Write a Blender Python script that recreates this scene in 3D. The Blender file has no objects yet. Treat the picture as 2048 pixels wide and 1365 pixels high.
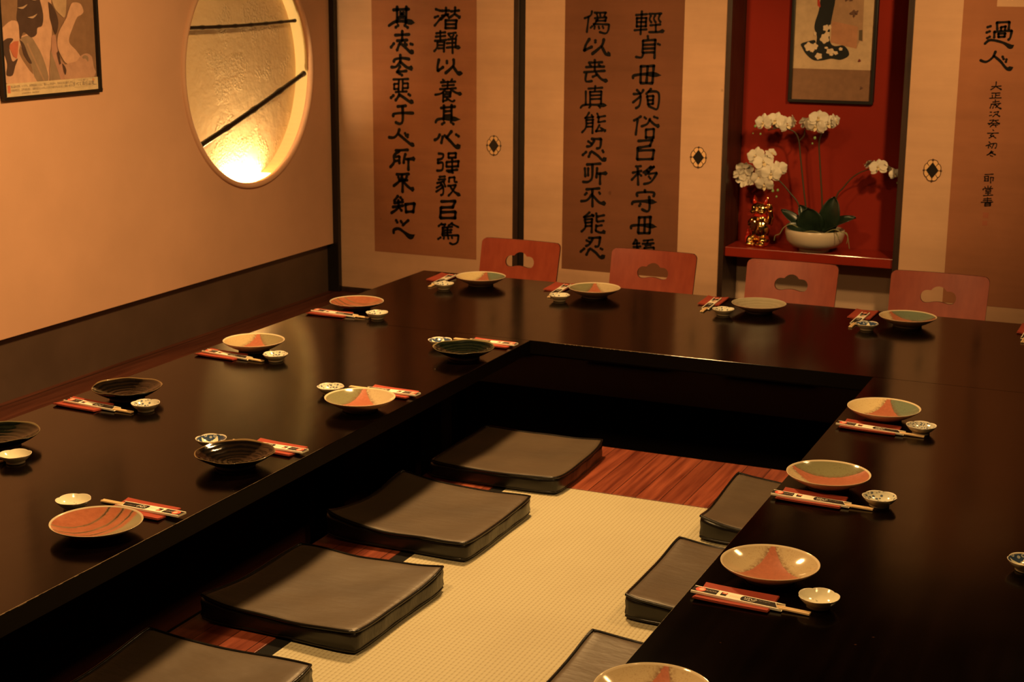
import bpy, bmesh, math, random
from mathutils import Vector, Matrix, Euler

# ---------------------------------------------------------------- camera, world, lamps, exposure
SC = bpy.context.scene
COL = SC.collection
cam_data = bpy.data.cameras.new('camera')
cam_data.sensor_width = 36.0
cam_data.lens = 3063.2 / 2048 * 36.0
cam_data.clip_start = 0.05
cam_data.dof.use_dof = True
cam_data.dof.focus_distance = 3.5
cam_data.dof.aperture_fstop = 11.0
cam = bpy.data.objects.new('camera', cam_data)
COL.objects.link(cam)
R_ = ((0.91396531, 0.40574016, 0.00650664), (0.09820099, -0.20559166, -0.97369843), (-0.39373085, 0.89056554, -0.22774773))
cam.matrix_world = Matrix(((R_[0][0], -R_[1][0], -R_[2][0], 0.0),
                           (R_[0][1], -R_[1][1], -R_[2][1], 0.0),
                           (R_[0][2], -R_[1][2], -R_[2][2], 1.56),
                           (0, 0, 0, 1)))
SC.camera = cam
SC.view_settings.view_transform = 'Standard'
SC.view_settings.look = 'None'
SC.view_settings.gamma = 1.0
SC.view_settings.use_curve_mapping = False
SC.view_settings.exposure = 0.0

world = bpy.data.worlds.new('world')
SC.world = world
world.use_nodes = True
world.node_tree.nodes['Background'].inputs[0].default_value = (1.0, 0.6, 0.3, 1)
world.node_tree.nodes['Background'].inputs[1].default_value = 0.0

WARM = (1.0, 0.57, 0.205)
def ceiling_lamp(x, y, z, watt, size, aim=(0.0, 0.0, -1.0)):
    d = bpy.data.lights.new('ceiling_lamp', 'AREA')
    d.shape = 'SQUARE'; d.size = size; d.energy = watt; d.color = WARM
    o = bpy.data.objects.new('ceiling_lamp', d)
    o.location = (x, y, z)
    o.rotation_euler = Vector(aim).to_track_quat('-Z', 'Y').to_euler()
    COL.objects.link(o)
ceiling_lamp(-1.98, 4.35, 2.12, 76, 0.25, (-0.30, -0.24, -0.92))
ceiling_lamp(-0.05, 4.45, 2.12, 19, 0.25)
ceiling_lamp(-1.92, 2.20, 2.12, 32, 0.25)
ceiling_lamp(-0.05, 2.20, 2.12, 13, 0.25)
def ceiling_spot(loc, aim, watt, cone, blend=1.0, radius=0.07):
    d = bpy.data.lights.new('ceiling_spot', 'SPOT')
    d.energy = watt; d.color = WARM; d.spot_size = math.radians(cone); d.spot_blend = blend; d.shadow_soft_size = radius
    o = bpy.data.objects.new('ceiling_spot', d)
    o.location = loc
    o.rotation_euler = (Vector(aim) - Vector(loc)).to_track_quat('-Z', 'Y').to_euler()
    COL.objects.link(o)
ceiling_spot((-0.35, 5.00, 2.12), (-1.25, 6.8, 1.12), 150, 54)
ceiling_spot((-2.05, 4.90, 2.12), (-2.45, 6.8, 1.10), 110, 54)

# ---------------------------------------------------------------- helpers
PI = math.pi
T = 0.36            # table top height above the mats
BY = 6.765          # face of the sliding doors

class MB:
    """collects faces and links them as one mesh object"""
    def __init__(self): self.v = []; self.f = []; self.m = []
    def add(self, vs, fs, mi=0):
        b = len(self.v); self.v += [tuple(p) for p in vs]
        for f in fs: self.f.append([b + i for i in f]); self.m.append(mi)
        return self
    def box(self, x0, x1, y0, y1, z0, z1, mi=0):
        vs = [(x, y, z) for z in (z0, z1) for y in (y0, y1) for x in (x0, x1)]
        return self.add(vs, [(0, 2, 3, 1), (4, 5, 7, 6), (0, 1, 5, 4), (1, 3, 7, 5), (3, 2, 6, 7), (2, 0, 4, 6)], mi)
    def poly(self, pts, mi=0): return self.add(pts, [tuple(range(len(pts)))], mi)
    def prism(self, pts, off, mi=0):
        n = len(pts); q = [tuple(a + b for a, b in zip(p, off)) for p in pts]
        fs = [tuple(range(n))[::-1], tuple(range(n, 2 * n))] + [(i, (i + 1) % n, n + (i + 1) % n, n + i) for i in range(n)]
        return self.add(list(pts) + q, fs, mi)
    def lathe(self, prof, n=64, mi=0, rf=None, zf=None, cen=(0, 0, 0), close=False):
        vs = []; fs = []
        for r, z in prof:
            for i in range(n):
                a = 2 * PI * i / n
                k = rf(a, r) if rf else 1.0
                vs.append((cen[0] + r * k * math.cos(a), cen[1] + r * k * math.sin(a), cen[2] + z + (zf(a, r) if zf else 0)))
        for j in range(len(prof) - 1):
            for i in range(n):
                k = (i + 1) % n
                fs.append((j * n + i, j * n + k, (j + 1) * n + k, (j + 1) * n + i))
        return self.add(vs, fs, mi)
    def tube(self, pts, rad, n=10, mi=0, cap=True):
        pts = [Vector(p) for p in pts]; m = len(pts)
        if not isinstance(rad, (list, tuple)): rad = [rad] * m
        vs = []; fs = []; up = Vector((0.13, 0.31, 0.94)).normalized()
        for i, p in enumerate(pts):
            d = (pts[min(i + 1, m - 1)] - pts[max(i - 1, 0)]).normalized()
            a = d.cross(up)
            if a.length < 1e-3: a = d.cross(Vector((1, 0, 0)))
            a.normalize(); b = d.cross(a).normalized()
            for k in range(n):
                t = 2 * PI * k / n
                vs.append(p + (a * math.cos(t) + b * math.sin(t)) * rad[i])
        for i in range(m - 1):
            for k in range(n):
                l = (k + 1) % n
                fs.append((i * n + k, i * n + l, (i + 1) * n + l, (i + 1) * n + k))
        if cap: fs.append(tuple(range(n))[::-1]); fs.append(tuple(range((m - 1) * n, m * n)))
        return self.add(vs, fs, mi)
    def ball(self, c, r, nu=20, nv=12, mi=0, rot=None):
        if not isinstance(r, (list, tuple)): r = (r, r, r)
        vs = []; fs = []
        for j in range(nv + 1):
            t = PI * j / nv
            for i in range(nu):
                a = 2 * PI * i / nu
                p = Vector((r[0] * math.sin(t) * math.cos(a), r[1] * math.sin(t) * math.sin(a), -r[2] * math.cos(t)))
                if rot is not None: p = rot @ p
                vs.append(p + Vector(c))
        for j in range(nv):
            for i in range(nu):
                k = (i + 1) % nu
                fs.append((j * nu + i, j * nu + k, (j + 1) * nu + k, (j + 1) * nu + i))
        return self.add(vs, fs, mi)
    def build(self, name, mats, parent=None, smooth=False, loc=(0, 0, 0), bevel=0, segs=2, merge=True, bev_mat=None):
        me = bpy.data.meshes.new(name)
        me.from_pydata([tuple(v) for v in self.v], [], self.f)
        if not isinstance(mats, (list, tuple)): mats = [mats]
        for m in mats: me.materials.append(m)
        me.polygons.foreach_set('material_index', self.m)
        bm = bmesh.new(); bm.from_mesh(me)
        if merge: bmesh.ops.remove_doubles(bm, verts=bm.verts, dist=1e-5)
        if merge: bmesh.ops.recalc_face_normals(bm, faces=bm.faces)
        bm.to_mesh(me); bm.free()
        if smooth: me.polygons.foreach_set('use_smooth', [True] * len(me.polygons))
        o = bpy.data.objects.new(name, me); COL.objects.link(o)
        o.location = loc
        if parent is not None: o.parent = parent
        if bevel:
            b = o.modifiers.new('bevel', 'BEVEL'); b.width = bevel; b.segments = segs; b.limit_method = 'ANGLE'
            b.harden_normals = False
            if bev_mat is not None: b.material = bev_mat
        return o

def tag(o, label=None, cat=None, group=None, kind=None):
    if label: o['label'] = label
    if cat: o['category'] = cat
    if group: o['group'] = group
    if kind: o['kind'] = kind
    return o
def thing(name, loc, rz, label, cat, group=None):
    o = bpy.data.objects.new(name, None); COL.objects.link(o)
    o.empty_display_size = 0.05
    o.location = loc; o.rotation_euler = (0, 0, rz)
    return tag(o, label, cat, group)
def copy_thing(root, loc, rz, label, group=None):
    r = root.copy(); COL.objects.link(r)
    r.location = loc; r.rotation_euler = (0, 0, rz); r['label'] = label
    if group: r['group'] = group
    for ch in list(root.children):
        c = ch.copy(); COL.objects.link(c); c.parent = r
        for g in list(ch.children):
            d = g.copy(); COL.objects.link(d); d.parent = c
    return r
def structure(o): o['kind'] = 'structure'; return o

def spline(pts, per=6):
    """Catmull-Rom through points of any dimension"""
    P = [tuple(map(float, p)) for p in pts]
    if len(P) < 3:
        return [tuple(a + (b - a) * i / per for a, b in zip(P[0], P[-1])) for i in range(per + 1)]
    Q = [P[0]] + P + [P[-1]]; out = []
    for i in range(1, len(Q) - 2):
        p0, p1, p2, p3 = Q[i - 1], Q[i], Q[i + 1], Q[i + 2]
        for s in range(per):
            t = s / per
            out.append(tuple(0.5 * (2 * b + (c - a) * t + (2 * a - 5 * b + 4 * c - d) * t * t + (3 * b - a - 3 * c + d) * t ** 3)
                             for a, b, c, d in zip(p0, p1, p2, p3)))
    out.append(P[-1])
    return out

def glyph_mesh(text, size, align='CENTER', offset=0.0):
    """vertices and faces of a line of type lying in the XY plane"""
    c = bpy.data.curves.new('type', 'FONT'); c.body = text; c.size = size
    c.align_x = align; c.align_y = 'CENTER'; c.offset = offset; c.resolution_u = 3
    o = bpy.data.objects.new('type', c); COL.objects.link(o)
    dg = bpy.context.evaluated_depsgraph_get(); dg.update()
    me = bpy.data.meshes.new_from_object(o.evaluated_get(dg))
    vs = [tuple(v.co) for v in me.vertices]; fs = [tuple(p.vertices) for p in me.polygons]
    bpy.data.objects.remove(o); bpy.data.curves.remove(c); bpy.data.meshes.remove(me)
    return vs, fs

# ---------------------------------------------------------------- materials
class NT:
    def __init__(self, name):
        self.mat = bpy.data.materials.new(name); self.mat.use_nodes = True
        self.t = self.mat.node_tree; self.b = self.t.nodes['Principled BSDF']
    def n(self, typ, **kw):
        nd = self.t.nodes.new(typ); ins = kw.pop('ins', {})
        for k, v in kw.items(): setattr(nd, k, v)
        for k, v in ins.items(): self.set(nd.inputs[k], v)
        return nd
    def set(self, sock, v):
        if hasattr(v, 'is_output') or isinstance(v, bpy.types.NodeSocket): self.t.links.new(v, sock)
        else: sock.default_value = v
    def math(self, op, a, b=0.0, c=0.0, clamp=False):
        nd = self.n('ShaderNodeMath', operation=op, use_clamp=clamp)
        self.set(nd.inputs[0], a); self.set(nd.inputs[1], b)
        if op in ('MULTIPLY_ADD', 'SMOOTH_MIN', 'COMPARE'): self.set(nd.inputs[2], c)
        return nd.outputs[0]
    def mix(self, f, a, b):
        nd = self.n('ShaderNodeMix', data_type='RGBA')
        self.set(nd.inputs[0], f)
        for s, v in ((nd.inputs[6], a), (nd.inputs[7], b)):
            if not hasattr(v, 'is_output') and len(v) == 3: v = (*v, 1)
            self.set(s, v)
        return nd.outputs[2]
    def coord(self, scale=(1, 1, 1), out='Object'):
        tc = self.n('ShaderNodeTexCoord')
        mp = self.n('ShaderNodeMapping'); mp.inputs['Scale'].default_value = scale
        self.t.links.new(tc.outputs[out], mp.inputs['Vector'])
        return mp.outputs[0]
    def noise(self, vec, scale, detail=3.0, rough=0.55, out=0):
        nd = self.n('ShaderNodeTexNoise', ins={'Vector': vec, 'Scale': scale, 'Detail': detail, 'Roughness': rough})
        return nd.outputs[out]
    def ramp(self, f, lo, hi, a=0.0, b=1.0):
        nd = self.n('ShaderNodeMapRange', clamp=True)
        for i, v in enumerate((f, lo, hi, a, b)): self.set(nd.inputs[i], v)
        return nd.outputs[0]
    def sep(self, vec):
        nd = self.n('ShaderNodeSeparateXYZ'); self.set(nd.inputs[0], vec); return nd.outputs
    def bump(self, h, strength=0.3, dist=0.01):
        nd = self.n('ShaderNodeBump', ins={'Height': h, 'Strength': strength, 'Distance': dist})
        self.set(self.b.inputs['Normal'], nd.outputs[0])
    def done(self, color=None, rough=0.5, metal=0.0, spec=0.5, coat=0.0, coat_r=0.05):
        if color is not None:
            if not hasattr(color, 'is_output') and len(color) == 3: color = (*color, 1)
            self.set(self.b.inputs['Base Color'], color)
        self.set(self.b.inputs['Roughness'], rough); self.set(self.b.inputs['Metallic'], metal)
        self.set(self.b.inputs['Specular IOR Level'], spec)
        self.set(self.b.inputs['Coat Weight'], coat); self.set(self.b.inputs['Coat Roughness'], coat_r)
        return self.mat

def plain(name, col, rough=0.5, metal=0.0, spec=0.5, coat=0.0, var=0.0, vscale=8.0):
    m = NT(name)
    if var:
        n = m.noise(m.coord(), vscale)
        a = tuple(c * (1 - var) for c in col); b = tuple(min(1, c * (1 + var)) for c in col)
        return m.done(m.mix(m.ramp(n, 0.3, 0.7), a, b), rough, metal, spec, coat)
    return m.done(col, rough, metal, spec, coat)

def plaster(name, col, bump=0.15, scale=18, var=0.08):
    m = NT(name); v = m.coord()
    n1 = m.noise(v, 1.7, 4); n2 = m.noise(v, scale, 6, 0.65)
    a = tuple(c * (1 - var) for c in col); b = tuple(c * (1 + var) for c in col)
    m.bump(n2, bump, 0.006)
    return m.done(m.mix(m.ramp(n1, 0.3, 0.7), a, b), 0.85, spec=0.2)

def rough_plaster(name, col):
    m = NT(name); v = m.coord()
    base = m.noise(v, 22, 6, 0.6)
    pits = m.n('ShaderNodeTexNoise', ins={'Vector': v, 'Scale': 75.0, 'Detail': 3.0, 'Roughness': 0.6}).outputs[0]
    where = m.ramp(m.noise(v, 4.5, 2), 0.5, 0.58)
    pitted = m.math('MULTIPLY', m.ramp(pits, 0.42, 0.6), where)
    h = m.math('ADD', m.math('MULTIPLY', base, 0.5), m.math('MULTIPLY', pitted, 0.55))
    m.bump(h, 0.9, 0.006)
    return m.done(col, 0.9, spec=0.15)

def wood(name, dark, light, along='Y', rough=0.4, grain=34.0, plank=0.0, coat=0.0, spec=0.5, bump=0.05):
    m = NT(name)
    sc = {'X': (0.05, 1, 1), 'Y': (1, 0.05, 1), 'Z': (1, 1, 0.05)}[along]
    v = m.coord(sc); g = m.noise(v, grain, 5, 0.6)
    g2 = m.noise(m.coord((1, 0.12, 1) if along == 'Y' else (0.12, 1, 1)), 9.0, 3)
    f = m.math('ADD', m.math('MULTIPLY', g, 0.7), m.math('MULTIPLY', g2, 0.3))
    col = m.mix(m.ramp(f, 0.38, 0.62), dark, light)
    if plank:
        x = m.sep(m.coord())[0 if along == 'Y' else 1]
        q = m.math('DIVIDE', x, plank)
        wn = m.n('ShaderNodeTexWhiteNoise', noise_dimensions='1D', ins={'W': m.math('FLOOR', q)}).outputs[0]
        col = m.mix(m.ramp(wn, 0.0, 1.0, 0.0, 0.55), col, dark)
        fr = m.math('FRACT', q)
        edge = m.math('LESS_THAN', fr, 0.03)
        col = m.mix(edge, col, tuple(c * 0.15 for c in dark))
    m.bump(g, bump, 0.004)
    return m.done(col, rough, spec=spec, coat=coat)

def lacquer(name, col):
    """near-black polished table top with a faint grain and tiny wear specks"""
    m = NT(name)
    g = m.noise(m.coord((1, 0.06, 1)), 26, 5, 0.6); big = m.noise(m.coord(), 3.1, 3)
    c = m.mix(m.ramp(g, 0.35, 0.7), tuple(x * 0.55 for x in col), tuple(x * 1.5 for x in col))
    sp = m.ramp(m.noise(m.coord(), 55, 1), 0.79, 0.83)
    c = m.mix(sp, c, (0.05, 0.018, 0.01))
    r = m.math('ADD', m.ramp(big, 0.3, 0.7, 0.11, 0.15), m.math('MULTIPLY', g, 0.04))
    m.bump(m.noise(m.coord((1, 0.2, 1)), 14, 2), 0.02, 0.01)
    return m.done(c, r, spec=0.22)

def paper(name, col, var=0.12, rough=0.8, blotch=2.2):
    m = NT(name); v = m.coord()
    n = m.noise(v, blotch, 5, 0.6); s = m.noise(m.coord((0.2, 1, 2)), 10, 3)
    f = m.math('ADD', m.math('MULTIPLY', n, 0.7), m.math('MULTIPLY', s, 0.3))
    a = tuple(c * (1 - var) for c in col); b = tuple(c * (1 + var) for c in col)
    col2 = m.mix(m.ramp(f, 0.35, 0.65), a, b)
    spot = m.ramp(m.noise(v, 16, 1), 0.80, 0.83)
    col2 = m.mix(m.math('MULTIPLY', spot, 0.5), col2, tuple(c * 0.3 for c in col))
    return m.done(col2, rough, spec=0.25)

def tatami_mat():
    m = NT('woven_rush')
    s = m.sep(m.coord()); x, y = s[0], s[1]
    wx = m.math('SINE', m.math('MULTIPLY', x, PI / 0.0125)); wy = m.math('SINE', m.math('MULTIPLY', y, PI / 0.0150))
    h = m.math('ADD', m.math('ABSOLUTE', wx), m.math('MULTIPLY', m.math('ABSOLUTE', wy), 0.55))
    n = m.noise(m.coord((1, 8, 1)), 60, 3); big = m.noise(m.coord(), 3, 3)
    c = m.mix(m.ramp(h, 0.05, 0.85), (0.29, 0.235, 0.14), (0.49, 0.44, 0.29))
    c = m.mix(m.math('MULTIPLY', m.ramp(n, 0.4, 0.7), 0.35), c, (0.50, 0.45, 0.30))
    c = m.mix(m.math('MULTIPLY', m.ramp(big, 0.45, 0.7), 0.18), c, (0.32, 0.25, 0.15))
    m.bump(h, 0.6, 0.002)
    return m.done(c, 0.6, spec=0.3)

def mountain_glaze(name, left, right, slope=(0.38, 0.125, 0.068)):
    """three glazes meeting in a mountain shape whose peak points to local +Y"""
    m = NT(name); v = m.coord(); s = m.sep(v); x, y = s[0], s[1]
    R = 0.102
    t = m.math('MULTIPLY_ADD', y, -0.5 / R, 0.5, clamp=True)
    w = m.math('MULTIPLY_ADD', m.math('POWER', t, 1.25), 0.97 * R, 0.035 * R)
    nz = m.noise(v, 120, 4, 0.7)
    d = m.math('ADD', m.math('SUBTRACT', w, m.math('ABSOLUTE', x)), m.math('MULTIPLY', m.math('SUBTRACT', nz, 0.5), 0.006))
    mask = m.ramp(d, -0.0012, 0.0012)
    side = m.ramp(x, -0.002, 0.002)
    speck = m.ramp(m.noise(v, 260, 2), 0.55, 0.68)
    cloud = m.ramp(m.noise(v, 22, 3), 0.4, 0.65)
    dk = lambda c: tuple(k * f for k, f in zip(c, (0.62, 0.5, 0.42)))
    L = m.mix(m.math('MULTIPLY', speck, m.math('MULTIPLY', cloud, 0.7)), left, dk(left))
    Rr = m.mix(m.math('MULTIPLY', speck, m.math('MULTIPLY', cloud, 0.7)), right, dk(right))
    g = m.mix(side, L, Rr)
    near = m.ramp(d, -0.014, 0.0, 0.0, 1.0)
    g = m.mix(m.math('MULTIPLY', m.math('MULTIPLY', near, m.ramp(nz, 0.38, 0.58)), 0.85), g, (0.16, 0.075, 0.045))
    clay = m.mix(m.ramp(nz, 0.3, 0.7), tuple(c * 0.85 for c in slope), tuple(c * 1.12 for c in slope))
    r2 = m.math('SQRT', m.math('ADD', m.math('MULTIPLY', x, x), m.math('MULTIPLY', y, y)))
    col = m.mix(mask, g, clay)
    col = m.mix(m.ramp(r2, 0.0965, 0.0985), col, (0.66, 0.55, 0.37))
    rough = m.ramp(mask, 0, 1, 0.10, 0.30)
    return m.done(col, rough, spec=0.5)

def striped_glaze(name, edge):
    """terracotta with dark brushed arcs, a pale grey-green crescent on one side"""
    m = NT(name); v = m.coord(); s = m.sep(v); x, y = s[0], s[1]
    nz = m.noise(v, 60, 4, 0.7); nb = m.noise(v, 9, 2)
    cx = m.math('ADD', x, 0.20); cy = m.math('SUBTRACT', y, 0.09)
    rr = m.math('SQRT', m.math('ADD', m.math('MULTIPLY', cx, cx), m.math('MULTIPLY', cy, cy)))
    rr = m.math('ADD', rr, m.math('MULTIPLY', m.math('SUBTRACT', nz, 0.5), 0.010))
    col = m.mix(m.ramp(nz, 0.3, 0.7), (0.29, 0.095, 0.048), (0.37, 0.125, 0.064))
    for rad, wd in ((0.178, 0.004), (0.212, 0.005), (0.240, 0.0045)):
        k = m.ramp(m.math('ABSOLUTE', m.math('SUBTRACT', rr, rad)), wd * 0.5, wd * 1.3, 1.0, 0.0)
        col = m.mix(m.math('MULTIPLY', k, 0.75), col, (0.17, 0.125, 0.07))
        k2 = m.ramp(m.math('ABSOLUTE', m.math('SUBTRACT', rr, rad)), 0.0, wd * 0.7, 1.0, 0.0)
        col = m.mix(m.math('MULTIPLY', k2, m.ramp(nb, 0.40, 0.55)), col, (0.03, 0.016, 0.01))
    col = m.mix(m.ramp(rr, edge, edge + 0.012), col, (0.22, 0.215, 0.125))
    r2 = m.math('SQRT', m.math('ADD', m.math('MULTIPLY', x, x), m.math('MULTIPLY', y, y)))
    col = m.mix(m.ramp(r2, 0.0965, 0.0985), col, (0.52, 0.44, 0.30))
    return m.done(col, 0.16, spec=0.5)

def spiral_glaze(name, a, b, rim, rough=0.10, turns=70.0):
    m = NT(name); v = m.coord(); s = m.sep(v); x, y = s[0], s[1]
    r = m.math('SQRT', m.math('ADD', m.math('MULTIPLY', x, x), m.math('MULTIPLY', y, y)))
    ang = m.math('ARCTAN2', y, x)
    ph = m.math('ADD', m.math('MULTIPLY', r, 2 * PI * turns), ang)
    nz = m.noise(v, 30, 4)
    h = m.math('SINE', m.math('ADD', ph, m.math('MULTIPLY', nz, 5.0)))
    f = m.math('MULTIPLY_ADD', h, 0.35, nz)
    col = m.mix(m.ramp(f, 0.2, 0.9), a, b)
    col = m.mix(m.ramp(r, 0.0975, 0.1000), col, rim)
    m.bump(h, 0.16, 0.0016)
    return m.done(col, rough, spec=0.55)

def dish_glaze(name, kind):
    m = NT(name); v = m.coord(); s = m.sep(v); x, y = s[0], s[1]
    white = (0.74, 0.70, 0.52); blue = (0.035, 0.06, 0.12)
    r = m.math('SQRT', m.math('ADD', m.math('MULTIPLY', x, x), m.math('MULTIPLY', y, y)))
    if kind == 'floral':
        vo = m.n('ShaderNodeTexVoronoi', feature='F1', ins={'Vector': v, 'Scale': 120.0}).outputs[0]
        k = m.math('MULTIPLY', m.ramp(vo, 0.34, 0.5, 1, 0), m.ramp(m.noise(v, 55, 2), 0.40, 0.48))
        dx = m.math('SUBTRACT', x, 0.010); dy = m.math('ADD', y, 0.002)
        c0 = m.math('SQRT', m.math('ADD', m.math('MULTIPLY', dx, dx), m.math('MULTIPLY', dy, dy)))
        petal = m.math('MULTIPLY_ADD', m.math('SINE', m.math('MULTIPLY', m.math('ARCTAN2', dy, dx), 5.0)), 0.0025, 0.0065)
        k = m.math('MAXIMUM', k, m.math('LESS_THAN', c0, petal))
        col = m.mix(m.math('MULTIPLY', k, 0.9), (0.62, 0.60, 0.47), blue)
    elif kind == 'dense':
        vo = m.n('ShaderNodeTexVoronoi', feature='F1', ins={'Vector': v, 'Scale': 190.0}).outputs[0]
        k = m.math('MULTIPLY', m.ramp(vo, 0.3, 0.5, 1, 0), m.ramp(m.noise(v, 60, 2), 0.36, 0.46))
        col = m.mix(m.math('MULTIPLY', k, 0.9), (0.50, 0.48, 0.40), blue)
    elif kind == 'scallop':
        a = m.math('ARCTAN2', y, x)
        edge = m.math('MULTIPLY_ADD', m.math('ABSOLUTE', m.math('SINE', m.math('MULTIPLY', a, 2.5))), -0.016, 0.036)
        k = m.math('MULTIPLY', m.math('GREATER_THAN', r, edge), m.ramp(y, -0.016, -0.008))
        vo = m.n('ShaderNodeTexVoronoi', feature='F1', ins={'Vector': v, 'Scale': 75.0}).outputs[0]
        spot = m.math('MULTIPLY', m.math('GREATER_THAN', vo, 0.14), m.math('LESS_THAN', vo, 0.34))
        inner = m.mix(spot, blue, (0.36, 0.38, 0.36))
        col = m.mix(k, white, inner)
        tick = m.math('MULTIPLY', m.ramp(m.noise(v, 95, 1), 0.68, 0.72), m.math('LESS_THAN', r, 0.02))
        col = m.mix(tick, col, (0.18, 0.14, 0.08))
    else:
        dx = m.math('ADD', x, 0.006); dy = m.math('ADD', y, 0.006)
        c0 = m.math('SQRT', m.math('ADD', m.math('MULTIPLY', dx, dx), m.math('MULTIPLY', m.math('MULTIPLY', dy, dy), 2.5)))
        k = m.math('MULTIPLY', m.ramp(c0, 0.004, 0.012, 1, 0), m.ramp(m.noise(v, 150, 3), 0.34, 0.48))
        tick = m.math('MULTIPLY', m.ramp(m.noise(v, 70, 1), 0.70, 0.74), m.math('LESS_THAN', r, 0.026))
        col = m.mix(m.math('MAXIMUM', m.math('MULTIPLY', k, 0.9), m.math('MULTIPLY', tick, 0.7)), white, (0.13, 0.16, 0.15))
    col = m.mix(m.ramp(r, 0.0375, 0.0395), col, (0.78, 0.70, 0.55))
    return m.done(col, 0.12, spec=0.5)

M = {}
M['wall'] = plaster('orange_plaster', (0.64, 0.37, 0.235))
M['lit_plaster'] = rough_plaster('cream_rough_plaster', (0.84, 0.62, 0.37))
M['reveal'] = plaster('cream_plaster', (0.82, 0.66, 0.36), 0.05)
M['dado'] = plain('grey_brown_board', (0.085, 0.052, 0.035), 0.45, var=0.15, vscale=4)
M['dark_wood'] = wood('dark_stained_wood', (0.018, 0.009, 0.006), (0.045, 0.022, 0.014), 'Z', 0.4)
M['black'] = plain('black_lacquer', (0.008, 0.006, 0.005), 0.35)
M['floor_wood'] = wood('outer_floor_boards', (0.06, 0.014, 0.008), (0.15, 0.045, 0.026), 'Y', 0.35, plank=0.21)
M['plank'] = wood('red_brown_planks', (0.10, 0.018, 0.009), (0.33, 0.082, 0.040), 'Y', 0.33, grain=40, plank=0.078)
M['pit'] = plain('shade_black_floor', (0.008, 0.005, 0.004), 0.9, spec=0.1)  # near-black also paints the under-table shade onto the outer floor
M['tatami'] = tatami_mat()
M['heri'] = plain('black_cloth_border', (0.006, 0.005, 0.004), 0.9, spec=0.2)
M['table'] = lacquer('black_brown_lacquer', (0.0016, 0.0006, 0.0004))
M['table_edge'] = plain('dull_table_edge', (0.0022, 0.0011, 0.0008), 0.5, spec=0.08)
M['worn_glint'] = plain('rubbed_edge_glint', (0.20, 0.14, 0.085), 0.4, var=0.35, vscale=90)  # pale tone stands in for the highlight on the rubbed table edges
M['door_paper'] = paper('aged_gold_paper', (0.54, 0.325, 0.20), 0.12)
M['scroll_paper'] = paper('brown_calligraphy_silk', (0.31, 0.122, 0.060), 0.16)
M['dark_scroll_paper'] = paper('dark_brown_calligraphy_silk', (0.165, 0.062, 0.030), 0.16)
M['ink'] = plain('black_ink', (0.004, 0.003, 0.003), 0.7, spec=0.15)
M['seal'] = plain('faded_red_seal', (0.33, 0.095, 0.045), 0.8)
M['red_wall'] = plaster('red_plaster', (0.22, 0.016, 0.007), 0.1, 14, 0.15)
M['pale_wall'] = plaster('pale_plaster', (0.60, 0.42, 0.30))
M['shelf'] = plain('red_lacquer_board', (0.24, 0.020, 0.009), 0.28, var=0.12, vscale=6, coat=0.3)
M['chair'] = wood('red_brown_plywood', (0.27, 0.036, 0.014), (0.36, 0.062, 0.026), 'Z', 0.38, grain=22, coat=0.0, bump=0.02)
M['chair_edge'] = plain('dark_plywood_edge', (0.10, 0.018, 0.01), 0.5)
M['vinyl'] = None
M['gold'] = plain('gold_chrome', (0.95, 0.62, 0.22), 0.12, metal=1.0)
M['red_gloss'] = plain('red_enamel', (0.45, 0.02, 0.01), 0.15, coat=0.5)
M['porcelain'] = plain('cream_porcelain', (0.58, 0.49, 0.38), 0.22, spec=0.5)
M['petal'] = plain('white_petal', (0.60, 0.55, 0.46), 0.55, spec=0.3, var=0.06, vscale=30)
M['petal_lip'] = plain('yellow_lip', (0.62, 0.50, 0.30), 0.5)
M['stem'] = plain('brown_green_stem', (0.045, 0.035, 0.016), 0.5)
M['leaf'] = plain('dark_green_leaf', (0.010, 0.022, 0.012), 0.32, var=0.3, vscale=20)
M['bud'] = plain('green_bud', (0.20, 0.33, 0.12), 0.45)
M['root'] = plain('pale_green_root', (0.22, 0.22, 0.10), 0.6)
M['soil'] = plain('dark_moss', (0.02, 0.016, 0.01), 0.95)
M['napkin'] = plain('red_paper', (0.33, 0.055, 0.032), 0.75, spec=0.2, var=0.06, vscale=40)
M['sleeve'] = plain('white_paper_sleeve', (0.86, 0.80, 0.64), 0.6)
M['print_black'] = plain('black_print', (0.016, 0.009, 0.006), 0.7, spec=0.2)
M['print_red'] = plain('red_print', (0.70, 0.10, 0.06), 0.5)
M['print_pink'] = plain('pale_red_print', (0.86, 0.46, 0.30), 0.5)
M['print_grey'] = plain('grey_print', (0.32, 0.25, 0.20), 0.5)
M['bare_wood'] = wood('pale_chopstick_wood', (0.66, 0.44, 0.22), (0.78, 0.56, 0.30), 'X', 0.5, grain=80, bump=0.01)
M['clay'] = plain('unglazed_brown', (0.36, 0.20, 0.12), 0.45, var=0.15, vscale=25)
M['foot'] = plain('dark_foot', (0.10, 0.06, 0.045), 0.6)
M['dish_out'] = plain('cream_dish_glaze', (0.52, 0.42, 0.28), 0.25)
M['black_out'] = plain('black_glaze', (0.012, 0.010, 0.007), 0.2)
M['frame'] = plain('black_frame', (0.008, 0.007, 0.007), 0.35)
M['metal_gold'] = plain('brass_petal', (0.70, 0.42, 0.20), 0.5, metal=0.0)
M['metal_dark'] = plain('bronze', (0.05, 0.02, 0.01), 0.45)
M['ceiling'] = plain('dark_ceiling_boards', (0.02, 0.012, 0.008), 0.7)
M['bamboo'] = plain('black_bamboo', (0.016, 0.012, 0.008), 0.30, var=0.3, vscale=20)
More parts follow.
